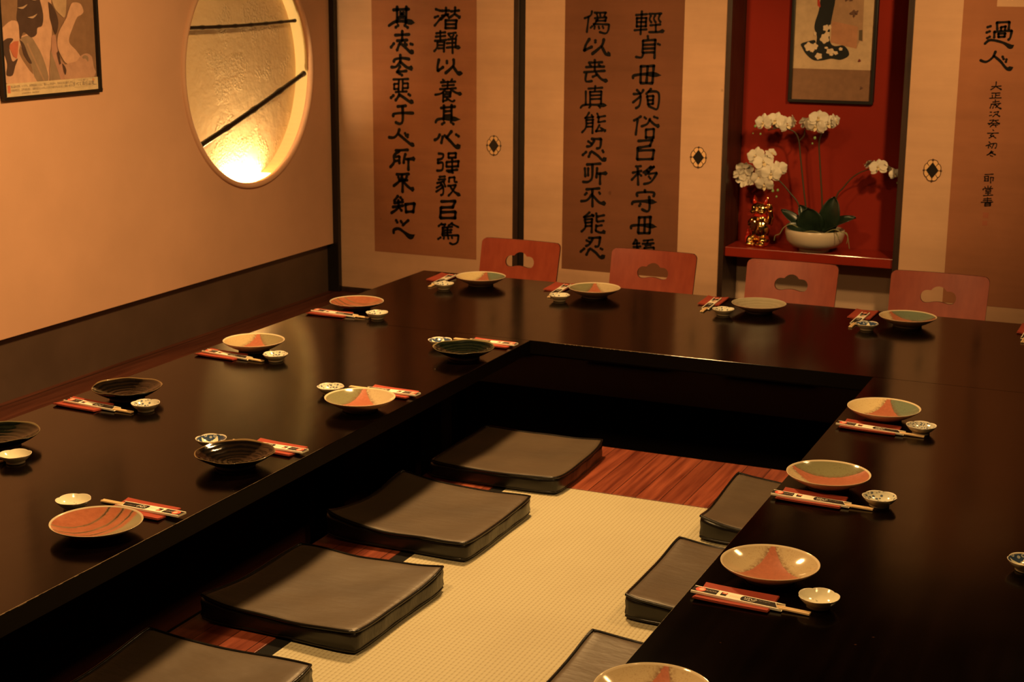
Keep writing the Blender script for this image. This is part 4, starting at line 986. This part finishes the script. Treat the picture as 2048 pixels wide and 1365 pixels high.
# ---------------------------------------------------------------- white orchid in a bowl
def orchid():
    X0, Y0, Z0 = -1.530, 6.868, 0.3812; BS = 1.07
    t = thing('potted_orchid', (X0, Y0, Z0), 0, 'white orchid plant with four flower sprays in a round cream bowl', 'orchid')
    L = lambda p: (p[0] - X0, p[1] - Y0, p[2] - Z0)
    m = MB()
    m.lathe([(r_ * BS, z_ * BS) for r_, z_ in [(0, 0.010), (0.060, 0.012), (0.105, 0.040), (0.119, 0.075), (0.118, 0.092), (0.1195, 0.0945), (0.1215, 0.0945), (0.1235, 0.092), (0.1245, 0.075), (0.117, 0.045), (0.097, 0.022), (0.068, 0.013), (0.064, 0.011), (0.0635, 0.0), (0.0, 0.0)]], 64, cen=(0.0, -0.012, 0))
    m.build('bowl', M['porcelain'], t, smooth=True)
    s = MB(); s.ball((0, -0.012, 0.082), (0.118, 0.118, 0.016), 32, 10); s.build('moss', M['soil'], t, smooth=True)
    def stem(pts, r0=0.0042, r1=0.0026):
        q = spline([L(p) for p in pts], 6); n = len(q)
        b_ = MB(); b_.tube(q, [r0 + (r1 - r0) * i / (n - 1) for i in range(n)], 8); b_.build('stem', M['stem'], t, smooth=True)
    stem([(-1.560, 6.88, 0.46), (-1.589, 6.88, 0.607), (-1.619, 6.88, 0.80), (-1.630, 6.875, 0.877), (-1.655, 6.865, 0.917), (-1.715, 6.85, 0.930), (-1.765, 6.845, 0.918)])
    stem([(-1.629, 6.876, 0.872), (-1.606, 6.87, 0.897), (-1.598, 6.86, 0.929), (-1.57, 6.85, 0.948)], 0.003, 0.002)
    stem([(-1.500, 6.87, 0.46), (-1.509, 6.87, 0.613), (-1.526, 6.87, 0.771), (-1.534, 6.865, 0.872), (-1.515, 6.85, 0.925), (-1.48, 6.84, 0.95)])
    stem([(-1.585, 6.86, 0.46), (-1.608, 6.85, 0.582), (-1.652, 6.845, 0.641), (-1.700, 6.84, 0.691), (-1.765, 6.85, 0.735), (-1.845, 6.87, 0.720), (-1.900, 6.840, 0.703)])
    stem([(-1.475, 6.88, 0.46), (-1.448, 6.885, 0.627), (-1.421, 6.885, 0.67), (-1.379, 6.885, 0.722), (-1.33, 6.88, 0.753), (-1.26, 6.87, 0.772), (-1.190, 6.865, 0.748)], 0.004, 0.002)
    def leaf(base, tip, width, nrm, cup, parent=t):
        b0, b1 = Vector(L(base)), Vector(L(tip)); ax = (b1 - b0); ln = ax.length; ax.normalize()
        nr = Vector(nrm).normalized(); sd = ax.cross(nr).normalized(); nr = sd.cross(ax).normalized()
        vs = []; fs = []; nu, nv = 14, 8
        for i in range(nu + 1):
            u = i / nu; w = width * (math.sin(PI * min(1, u * 0.93 + 0.07)) ** 0.62) * (1 if u < 0.999 else 0.2)
            for j in range(nv + 1):
                v = -1 + 2 * j / nv
                vs.append(b0 + ax * (ln * u) + sd * (w * v) + nr * (cup * (v * v) * width + 0.10 * ln * math.sin(u * PI)))
        for i in range(nu):
            for j in range(nv):
                a = i * (nv + 1) + j; fs.append((a, a + 1, a + nv + 2, a + nv + 1))
        g = MB(); g.add(vs, fs); o = g.build('leaf', M['leaf'], t, smooth=True, merge=False)
        md = o.modifiers.new('thickness', 'SOLIDIFY'); md.thickness = 0.002
    leaf((-1.470, 6.83, 0.470), (-1.440, 6.815, 0.640), 0.047, (0, -1, 0.05), 0.25)
    leaf((-1.53, 6.83, 0.468), (-1.555, 6.80, 0.585), 0.060, (0, -1, 0.15), 0.2)
    leaf((-1.53, 6.85, 0.47), (-1.600, 6.83, 0.590), 0.034, (0.2, -1, 0.2), 0.3)
    leaf((-1.57, 6.83, 0.470), (-1.683, 6.82, 0.562), 0.027, (0.3, -0.7, 0.7), 0.3)
    leaf((-1.50, 6.83, 0.470), (-1.345, 6.84, 0.545), 0.030, (-0.2, -0.6, 0.8), 0.3)
    leaf((-1.56, 6.81, 0.470), (-1.645, 6.775, 0.500), 0.030, (0.0, -0.7, 0.7), 0.2)
    for pts in ([(-1.585, 6.80, 0.485), (-1.622, 6.775, 0.507), (-1.652, 6.765, 0.492), (-1.670, 6.765, 0.462), (-1.690, 6.765, 0.452), (-1.694, 6.765, 0.428)],
                [(-1.47, 6.79, 0.475), (-1.425, 6.77, 0.498), (-1.390, 6.765, 0.488), (-1.368, 6.765, 0.486), (-1.358, 6.765, 0.450), (-1.352, 6.765, 0.415)],
                [(-1.430, 6.78, 0.480), (-1.412, 6.757, 0.487), (-1.404, 6.752, 0.470), (-1.399, 6.752, 0.455)],
                [(-1.56, 6.76, 0.476), (-1.52, 6.745, 0.487), (-1.485, 6.748, 0.482), (-1.475, 6.755, 0.476)],
                [(-1.375, 6.765, 0.487), (-1.362, 6.765, 0.470), (-1.366, 6.765, 0.438)]):
        q = spline([L(p) for p in pts], 5); b_ = MB(); b_.tube(q, [0.0024 - 0.0012 * i / len(q) for i in range(len(q))], 6); b_.build('aerial_root', M['root'], t, smooth=True)
    # one flower, then copies
    def petal(mb, ang, ln, wd, curl, lift=0.0, mi=0, power=0.75):
        ca, sa = math.cos(ang), math.sin(ang); vs = []; fs = []; nu, nv = 9, 6
        for i in range(nu + 1):
            u = i / nu; w = wd * (math.sin(PI * min(0.985, 0.06 + 0.92 * u)) ** power)
            for j in range(nv + 1):
                v = -1 + 2 * j / nv; x_ = ln * u + 0.003; y_ = w * v
                z_ = lift + curl * ln * u * u - 0.22 * wd * v * v * (0.4 + u) + 0.05 * wd * math.sin(6 * v + 3 * u)
                vs.append((x_ * ca - y_ * sa, x_ * sa + y_ * ca, z_))
        for i in range(nu):
            for j in range(nv):
                a = i * (nv + 1) + j; fs.append((a, a + 1, a + nv + 2, a + nv + 1))
        mb.add(vs, fs, mi)
    fm = MB()
    for a in (90, 215, 325): petal(fm, rad(a), 0.034, 0.0135, -0.10, -0.002)
    for a in (12, 168): petal(fm, rad(a), 0.034, 0.0225, 0.10, 0.002, power=0.55)
    lm = MB(); petal(lm, rad(270), 0.018, 0.0065, 0.55, 0.003); lm.ball((0, -0.002, 0.006), (0.0042, 0.0042, 0.006), 10, 8)
    proto = [None]
    def flower(p, face, roll, sc=1.0):
        if proto[0] is None:
            o = fm.build('flower', M['petal'], t, smooth=True, merge=False)
            lip = lm.build('lip', M['petal_lip'], o, smooth=True, merge=False); proto[0] = (o, lip)
        else:
            o = proto[0][0].copy(); COL.objects.link(o); l2 = proto[0][1].copy(); COL.objects.link(l2); l2.parent = o
        o.location = L(p); q = Vector(face).normalized().to_track_quat('Z', 'Y')
        o.rotation_mode = 'QUATERNION'; o.rotation_quaternion = q @ Euler((0, 0, roll)).to_quaternion(); k = sc * (1.14 if sc < 1.1 and sc > 0.9 else (1.12 if sc >= 1.1 else 1.0)); o.scale = (k, k, k)
    for p, fc, r, s in (
        ((-1.785, 6.83, 0.953), (-0.35, -1, 0.1), 0.1, 1.0), ((-1.730, 6.835, 0.965), (0.0, -1, 0.35), -0.2, 1.0), ((-1.680, 6.85, 0.948), (0.6, -0.8, 0.0), 0.4, 0.95),
        ((-1.650, 6.86, 0.962), (0.9, 0.3, 0.2), 0.2, 0.85), ((-1.610, 6.87, 0.958), (-0.5, 0.6, 0.6), 0.9, 0.8), ((-1.745, 6.86, 0.948), (-0.2, 0.5, 0.5), 0.5, 0.8),
        ((-1.570, 6.84, 0.957), (-0.5, -0.9, 0.1), 0.2, 0.95), ((-1.532, 6.82, 0.985), (0.1, -0.9, 0.6), 0.0, 1.05), ((-1.540, 6.815, 0.950), (-0.15, -1, -0.1), -0.2, 1.05),
        ((-1.492, 6.83, 0.962), (0.5, -0.9, 0.1), 0.3, 1.0), ((-1.462, 6.85, 0.972), (0.9, -0.3, 0.2), 0.1, 0.9), ((-1.515, 6.84, 0.945), (0.2, -0.8, -0.5), 0.8, 0.8),
        ((-1.812, 6.83, 0.800), (-0.3, -1, 0.3), 0.1, 1.1), ((-1.772, 6.815, 0.778), (0.1, -1, 0.3), 0.4, 1.15), ((-1.732, 6.805, 0.728), (0.2, -1, 0.0), -0.1, 1.15),
        ((-1.700, 6.825, 0.745), (0.7, -0.8, 0.1), 0.3, 1.0), ((-1.790, 6.82, 0.705), (-0.4, -1, -0.2), 0.5, 1.1), ((-1.762, 6.81, 0.675), (0.0, -1, -0.4), 0.0, 1.05), ((-1.742, 6.835, 0.815), (0.5, -0.5, 0.8), 0.7, 0.85),
        ((-1.888, 6.835, 0.712), (-0.5, 0.7, 0.3), 0.3, 0.85), ((-1.868, 6.85, 0.738), (-0.2, 0.8, 0.5), 0.2, 1.0), ((-1.876, 6.85, 0.680), (0.3, 0.8, -0.3), 0.6, 0.9), ((-1.840, 6.86, 0.690), (0.4, 0.6, -0.3), 0.9, 0.9),
        ((-1.312, 6.87, 0.788), (-0.6, 0.2, 0.7), 0.4, 0.85), ((-1.262, 6.85, 0.778), (-0.1, -0.9, 0.5), 0.2, 1.0), ((-1.225, 6.865, 0.772), (0.4, 0.6, 0.6), 0.2, 0.85), ((-1.187, 6.84, 0.752), (0.3, -0.9, 0.1), 0.3, 0.72)):
        flower(p, fc, r, s)
    for p, r_ in (((-1.821, 6.83, 0.935), 0.0058), ((-1.798, 6.84, 0.900), 0.0045), ((-1.833, 6.84, 0.901), 0.003), ((-1.540, 6.80, 0.897), 0.0065), ((-1.552, 6.81, 0.871), 0.004), ((-1.719, 6.80, 0.650), 0.0062), ((-1.699, 6.81, 0.653), 0.0058), ((-1.706, 6.82, 0.622), 0.0045), ((-1.170, 6.83, 0.714), 0.005)):
        b_ = MB(); b_.ball(L(p), (r_, r_, r_ * 1.2), 12, 8); b_.build('bud', M['bud'], t, smooth=True)
orchid()

# ---------------------------------------------------------------- golden beckoning cat
def cat():
    t = thing('beckoning_cat_figurine', (-1.792, 6.885, 0.3812), rad(-16), 'shiny golden beckoning cat figurine with red ears and a coin, on the red shelf', 'figurine')
    m = MB()
    m.ball((0, 0.004, 0.072), (0.046, 0.042, 0.066), 28, 18)                    # belly
    m.ball((0, 0.002, 0.122), (0.036, 0.033, 0.036), 24, 14)                     # chest
    m.ball((0, -0.006, 0.172), (0.043, 0.038, 0.035), 28, 16)                    # head
    m.ball((-0.020, -0.034, 0.160), (0.016, 0.011, 0.011), 14, 10); m.ball((0.020, -0.034, 0.160), (0.016, 0.011, 0.011), 14, 10)
    m.ball((0, -0.042, 0.166), (0.008, 0.008, 0.007), 12, 8)
    for s in (-1, 1):
        m.tube([(s * 0.026, 0.0, 0.192), (s * 0.031, 0.0, 0.212), (s * 0.034, 0.0, 0.231)], [0.0150, 0.0105, 0.002], 12)
        m.ball((s * 0.034, -0.016, 0.026), (0.021, 0.034, 0.026), 18, 12)         # thighs
        m.ball((s * 0.032, -0.042, 0.0115), (0.017, 0.018, 0.0115), 16, 10)       # feet
        m.ball((s * 0.0125, -0.040, 0.0100), (0.0105, 0.013, 0.0100), 14, 10)
    m.tube([(0.030, 0.0, 0.118), (0.052, -0.004, 0.112), (0.060, -0.008, 0.140), (0.058, -0.012, 0.170)], [0.017, 0.0165, 0.0145, 0.0135], 14)   # raised arm
    m.ball((0.056, -0.016, 0.184), (0.0165, 0.013, 0.015), 16, 12)
    for k in (-1, 0, 1): m.ball((0.056 + k * 0.0095, -0.022, 0.196), (0.0052, 0.0062, 0.0068), 10, 8)
    m.tube([(-0.034, 0.0, 0.122), (-0.046, -0.014, 0.106), (-0.032, -0.036, 0.098)], [0.0145, 0.0135, 0.0115], 14)   # arm holding the coin
    m.tube([(0.0, 0.036, 0.016), (-0.04, 0.034, 0.014), (-0.058, 0.016, 0.03), (-0.060, 0.004, 0.056)], [0.012, 0.012, 0.012, 0.010], 12)   # tail
    o = m.build('body', M['gold'], t, smooth=True)
    r = o.modifiers.new('skin', 'REMESH'); r.mode = 'VOXEL'; r.voxel_size = 0.0022; r.use_smooth_shade = True
    sm = o.modifiers.new('soften', 'SMOOTH'); sm.factor = 0.5; sm.iterations = 4
    for s in (-1, 1):
        e = MB(); e.tube([(s * 0.0268, -0.0105, 0.196), (s * 0.0312, -0.0090, 0.212), (s * 0.0342, -0.004, 0.232)], [0.0105, 0.0075, 0.001], 10); e.build('ear', M['red_gloss'], t, smooth=True)
        y = MB(); y.ball((s * 0.0175, -0.0395, 0.1785), (0.0072, 0.0038, 0.0075), 14, 10); ey = y.build('eye', M['gold'], t, smooth=True)
        u = MB(); u.ball((s * 0.0175, -0.0425, 0.1785), (0.0040, 0.0022, 0.0048), 12, 8); u.build('pupil', M['black'], ey, smooth=True)
        for k in (0, 1):
            w = MB(); w.tube([(s * 0.030, -0.040, 0.161 + 0.004 * k), (s * 0.052, -0.034, 0.158 + 0.010 * k)], [0.0007, 0.0004], 5); w.build('whisker', M['gold'], t)
    c = MB(); c.lathe([(0.030, 0), (0.0345, 0.003), (0.0345, 0.007), (0.030, 0.010)], 32, cen=(0, -0.002, 0.137)); c.build('collar', M['red_gloss'], t, smooth=True)
    p = MB(); p.lathe([(0, 0), (0.0215, 0), (0.0215, 0.004), (0.0195, 0.0052), (0.0185, 0.004), (0, 0.004)], 36)
    co = p.build('coin', M['gold'], t, loc=(-0.012, -0.043, 0.098)); co.rotation_euler = (PI / 2, 0, 0); co.scale = (0.82, 1.2, 1)
    vs, fs = glyph_mesh('福', 0.026, offset=0.0006); q = MB(); q.add([(a, b_, 0.0045) for a, b_, _ in vs], fs)
    q.build('coin_character', M['metal_dark'], co, merge=False)
    b_ = MB(); b_.ball((-0.058, -0.012, 0.024), (0.014, 0.014, 0.024), 16, 12); b_.ball((-0.058, -0.012, 0.052), (0.009, 0.009, 0.012), 12, 10); b_.ball((-0.058, -0.012, 0.067), (0.005, 0.005, 0.007), 10, 8); b_.build('mallet', M['red_gloss'], t, smooth=True)
cat()

# ---------------------------------------------------------------- framed pictures
def blob(cx, cz, r, seed, n=40, lob=5, k=0.18, sx=1.0, sz=1.0):
    return [(cx + sx * r * (1 + k * math.cos(lob * 2 * PI * i / n + seed)) * math.cos(2 * PI * i / n), cz + sz * r * (1 + k * math.cos(lob * 2 * PI * i / n + seed)) * math.sin(2 * PI * i / n)) for i in range(n)]
PM = {}
def pm(col, rough=0.45):
    if (col, rough) not in PM: PM[(col, rough)] = plain('print_tone_%d' % len(PM), col, rough, spec=0.35, var=0.10, vscale=30)
    return PM[(col, rough)]
def picture(name, P0, ux, wdt, hgt, fw, label, layers, depth=0.022):
    """P0 lower-left corner of the frame on the wall, ux along the wall, z up; layers in (u, v) from the lower-left"""
    ux = Vector(ux); nrm = ux.cross(Vector((0, 0, 1)))
    t = thing(name, tuple(P0), 0, label, 'picture')
    W3 = lambda u, v, d: tuple(ux * u + Vector((0, 0, v)) + nrm * d)
    m = MB()
    for a0, a1, b0, b1 in ((0, wdt, 0, fw), (0, wdt, hgt - fw, hgt), (0, fw, fw, hgt - fw), (wdt - fw, wdt, fw, hgt - fw)):
        m.prism([W3(a0, b0, 0), W3(a1, b0, 0), W3(a1, b1, 0), W3(a0, b1, 0)], tuple(nrm * depth))
    m.build('frame', M['frame'], t, bevel=0.002)
    a = MB(); mats = []
    for i, (pts, col) in enumerate(layers):
        mt = pm(col)
        if mt not in mats: mats.append(mt)
        d = 0.006 + 0.00022 * i
        a.add([W3(u, v, d) for u, v in pts], [tuple(range(len(pts)))], mats.index(mt))
    a.build('artwork', mats, t, merge=False)
    return t, W3
# alcove picture: hem of a dark flowered robe
u0, z0 = -1.714, 1.038
S = lambda pts: [(x - u0, z - z0) for x, z in pts]
lay = [([(0.012, 0.012), (0.372, 0.012), (0.372, 0.75), (0.012, 0.75)], (0.52, 0.37, 0.23)),
       ([(0.012, 0.012), (0.372, 0.012), (0.372, 0.152), (0.012, 0.152)], (0.22, 0.115, 0.065)),
       (S(spline([(-1.521, 1.72), (-1.42, 1.70), (-1.396, 1.511), (-1.394, 1.384), (-1.390, 1.316), (-1.405, 1.317), (-1.417, 1.284), (-1.464, 1.293), (-1.532, 1.309), (-1.537, 1.399), (-1.521, 1.509)], 1)), (0.36, 0.215, 0.125)),
       (S([(-1.533, 1.403), (-1.416, 1.381), (-1.417, 1.284), (-1.535, 1.309)]), (0.42, 0.20, 0.11)),
       (S([(-1.410, 1.365), (-1.395, 1.367), (-1.393, 1.318), (-1.409, 1.322)]), (0.10, 0.07, 0.04)),
       (S(spline([(-1.603, 1.70), (-1.521, 1.72), (-1.523, 1.509), (-1.529, 1.454), (-1.537, 1.399), (-1.541, 1.340), (-1.533, 1.305), (-1.513, 1.293), (-1.478, 1.297), (-1.455, 1.278), (-1.450, 1.252), (-1.485, 1.233), (-1.528, 1.237), (-1.570, 1.228), (-1.609, 1.229), (-1.643, 1.254), (-1.662, 1.282), (-1.669, 1.300), (-1.640, 1.311), (-1.607, 1.318), (-1.601, 1.301), (-1.598, 1.335), (-1.611, 1.370), (-1.608, 1.402), (-1.595, 1.450), (-1.588, 1.52)], 4)), (0.010, 0.012, 0.013)),
       (S([(-1.600, 1.53), (-1.588, 1.465), (-1.592, 1.462), (-1.602, 1.47), (-1.606, 1.53)]), (0.45, 0.04, 0.02))]
for i, (x, z, r, sx) in enumerate(((-1.558, 1.372, 0.014, 1), (-1.541, 1.377, 0.010, 0.6), (-1.562, 1.325, 0.020, 1), (-1.552, 1.345, 0.012, 1), (-1.632, 1.288, 0.019, 1), (-1.605, 1.290, 0.014, 1), (-1.616, 1.274, 0.010, 1), (-1.533, 1.269, 0.013, 1.4), (-1.508, 1.263, 0.008, 1.2), (-1.585, 1.247, 0.014, 1.1), (-1.487, 1.281, 0.007, 1.2), (-1.606, 1.347, 0.009, 0.7), (-1.528, 1.256, 0.006, 1.5), (-1.552, 1.285, 0.005, 1.6))):
    lay.append((S(blob(x, z, r, i, k=0.13, sx=sx)), (0.66, 0.50, 0.34)))
lay.append((S(blob(-1.400, 1.232, 0.006, 1, lob=3)), (0.16, 0.03, 0.02)))
for i, (x, z, r) in enumerate(((-1.470, 1.500, 0.008), (-1.452, 1.497, 0.006), (-1.440, 1.440, 0.011), (-1.425, 1.443, 0.008), (-1.435, 1.425, 0.004), (-1.384, 1.112, 0.005))):
    lay.append((S(blob(x, z, r, i * 1.3, lob=3, k=0.35)), (0.12, 0.06, 0.04)))
picture('framed_picture', (u0, 6.999, z0), (1, 0, 0), 0.385, 0.762, 0.014, 'black framed print of a dark flowered robe hem hanging in the red alcove', lay)

# left wall picture: folds of patterned robes over a caption strip
y0, z0 = 4.392, 1.129
S = lambda pts: [(y - y0, z - z0) for y, z in pts]
bg = (0.26, 0.145, 0.085); skin = (0.62, 0.36, 0.24); dark = (0.085, 0.048, 0.036); grey = (0.30, 0.20, 0.13); wood_t = (0.40, 0.24, 0.15)
lay = [([(0.012, 0.012), (0.54, 0.012), (0.54, 0.77), (0.012, 0.77)], bg),
       (S(spline([(4.42, 1.39), (4.47, 1.415), (4.512, 1.40), (4.508, 1.33), (4.50, 1.294), (4.55, 1.23), (4.59, 1.190), (4.425, 1.190), (4.405, 1.25), (4.405, 1.34)], 3)), skin),
       (S(spline([(4.60, 1.56), (4.68, 1.56), (4.690, 1.46), (4.683, 1.36), (4.668, 1.28), (4.655, 1.190), (4.580, 1.188), (4.555, 1.26), (4.500, 1.345), (4.560, 1.37), (4.620, 1.42)], 3)), skin),
       (S(spline([(4.510, 1.352), (4.562, 1.358), (4.590, 1.33), (4.619, 1.289), (4.640, 1.24), (4.648, 1.190), (4.585, 1.190), (4.556, 1.255), (4.53, 1.31)], 3)), grey),
       (S([(4.540, 1.33), (4.549, 1.332), (4.628, 1.19), (4.620, 1.19)]), wood_t),
       (S(spline([(4.520, 1.60), (4.600, 1.60), (4.625, 1.50), (4.641, 1.436), (4.632, 1.394), (4.605, 1.385), (4.598, 1.362), (4.567, 1.352), (4.530, 1.372), (4.508, 1.345), (4.506, 1.396), (4.497, 1.424), (4.506, 1.46)], 4)), dark),
       (S(spline([(4.504, 1.347), (4.527, 1.329), (4.545, 1.29), (4.563, 1.258), (4.545, 1.262), (4.522, 1.29)], 3)), dark),
       (S([(4.445, 1.326), (4.475, 1.340), (4.499, 1.341), (4.492, 1.30), (4.484, 1.278), (4.466, 1.286)]), (0.52, 0.15, 0.085)),
       (S(spline([(4.405, 1.335), (4.440, 1.352), (4.472, 1.348), (4.449, 1.326), (4.452, 1.29), (4.462, 1.268), (4.489, 1.278), (4.472, 1.250), (4.455, 1.218), (4.424, 1.222), (4.432, 1.26), (4.418, 1.30)], 3)), dark),
       (S(spline([(4.690, 1.56), (4.775, 1.56), (4.776, 1.49), (4.762, 1.424), (4.735, 1.432), (4.705, 1.458), (4.688, 1.50)], 3)), (0.50, 0.33, 0.20)),
       (S(spline([(4.672, 1.480), (4.690, 1.470), (4.712, 1.440), (4.722, 1.40), (4.705, 1.360), (4.690, 1.38), (4.676, 1.42)], 3)), dark),
       (S(spline([(4.680, 1.353), (4.702, 1.355), (4.712, 1.277), (4.749, 1.241), (4.771, 1.190), (4.655, 1.190), (4.668, 1.27)], 2)), (0.46, 0.24, 0.17)),
       (S([(4.668, 1.302), (4.690, 1.255), (4.716, 1.190), (4.653, 1.190)]), grey),
       (S(spline([(4.769, 1.42), (4.785, 1.45), (4.805, 1.474), (4.835, 1.476), (4.858, 1.468), (4.870, 1.442), (4.852, 1.428), (4.830, 1.42), (4.800, 1.38), (4.778, 1.345), (4.780, 1.322), (4.816, 1.294), (4.844, 1.262), (4.830, 1.250), (4.760, 1.246), (4.728, 1.275), (4.708, 1.315), (4.716, 1.360), (4.745, 1.395)], 3)), skin),
       (S(spline([(4.735, 1.242), (4.775, 1.250), (4.812, 1.255), (4.840, 1.275), (4.875, 1.282), (4.905, 1.268), (4.912, 1.23), (4.912, 1.190), (4.736, 1.190)], 2)), (0.50, 0.28, 0.19)),
       (S(spline([(4.845, 1.268), (4.862, 1.276), (4.882, 1.268), (4.880, 1.250), (4.866, 1.262), (4.852, 1.262)], 3)), grey),
       (S(spline([(4.728, 1.251), (4.742, 1.240), (4.750, 1.222), (4.742, 1.205), (4.733, 1.222)], 3)), dark),
       (S([(4.700, 1.29), (4.712, 1.30), (4.722, 1.25), (4.712, 1.245)]), dark),
       ([(0.012, 0.012), (0.54, 0.012), (0.54, 0.060), (0.012, 0.060)], (0.66, 0.50, 0.30)),
       ([(0.029, 0.026), (0.045, 0.026), (0.045, 0.054), (0.029, 0.054)], (0.60, 0.20, 0.11)),
       (S(blob(4.905, 1.180, 0.006, 0)), (0.66, 0.30, 0.14))]
for (a, c, z) in ((4.480, 4.492, 1.46), (4.53, 4.60, 1.425), (4.55, 4.57, 1.49)):
    lay.append((S(spline([(a + 0.02, z), (a + 0.05, z - 0.004), (a + 0.075, z + 0.012), (a + 0.05, z + 0.004)], 3)), (0.50, 0.33, 0.22)))
t, W3 = picture('framed_picture', (WX, y0, z0), (0, 1, 0), 0.552, 0.782, 0.0125, 'black framed print of patterned robes with a caption strip on the orange left wall', lay)
ty = MB()
for text, u, v, size in (('美人画の世界、いつでも、浮世絵版画とともに「暮らし」のなかへ、日本の心をお届けします。', 0.222, 0.0475, 0.0112),
                         ('木版の技法で、江戸の粋な装い、季節の彩りと人々のしぐさをそのまま今に伝える、上質の一枚です。', 0.222, 0.0345, 0.0108),
                         ('printed edition　http://www', 0.150, 0.0225, 0.0080), ('すべて責任品質', 0.452, 0.038, 0.0185), ('いつもの暮らしに', 0.452, 0.052, 0.0075)):
    vs, fs = glyph_mesh(text, size); w = max(a for a, _, _ in vs) - min(a for a, _, _ in vs)
    lim = 0.345 if u == 0.222 else 9; k = min(1.0, lim / w)
    ty.add([W3(u + a * k, v + b_, 0.0112) for a, b_, _ in vs], fs)
for a0, a1, b0, b1 in ((0.398, 0.508, 0.0270, 0.0274), (0.398, 0.508, 0.0572, 0.0576), (0.398, 0.3984, 0.027, 0.0576), (0.5076, 0.508, 0.027, 0.0576), (0.512, 0.530, 0.031, 0.0335)):
    ty.add([W3(a0, b0, 0.0112), W3(a1, b0, 0.0112), W3(a1, b1, 0.0112), W3(a0, b1, 0.0112)], [(0, 1, 2, 3)])
ty.build('caption', M['print_grey'], t, merge=False)
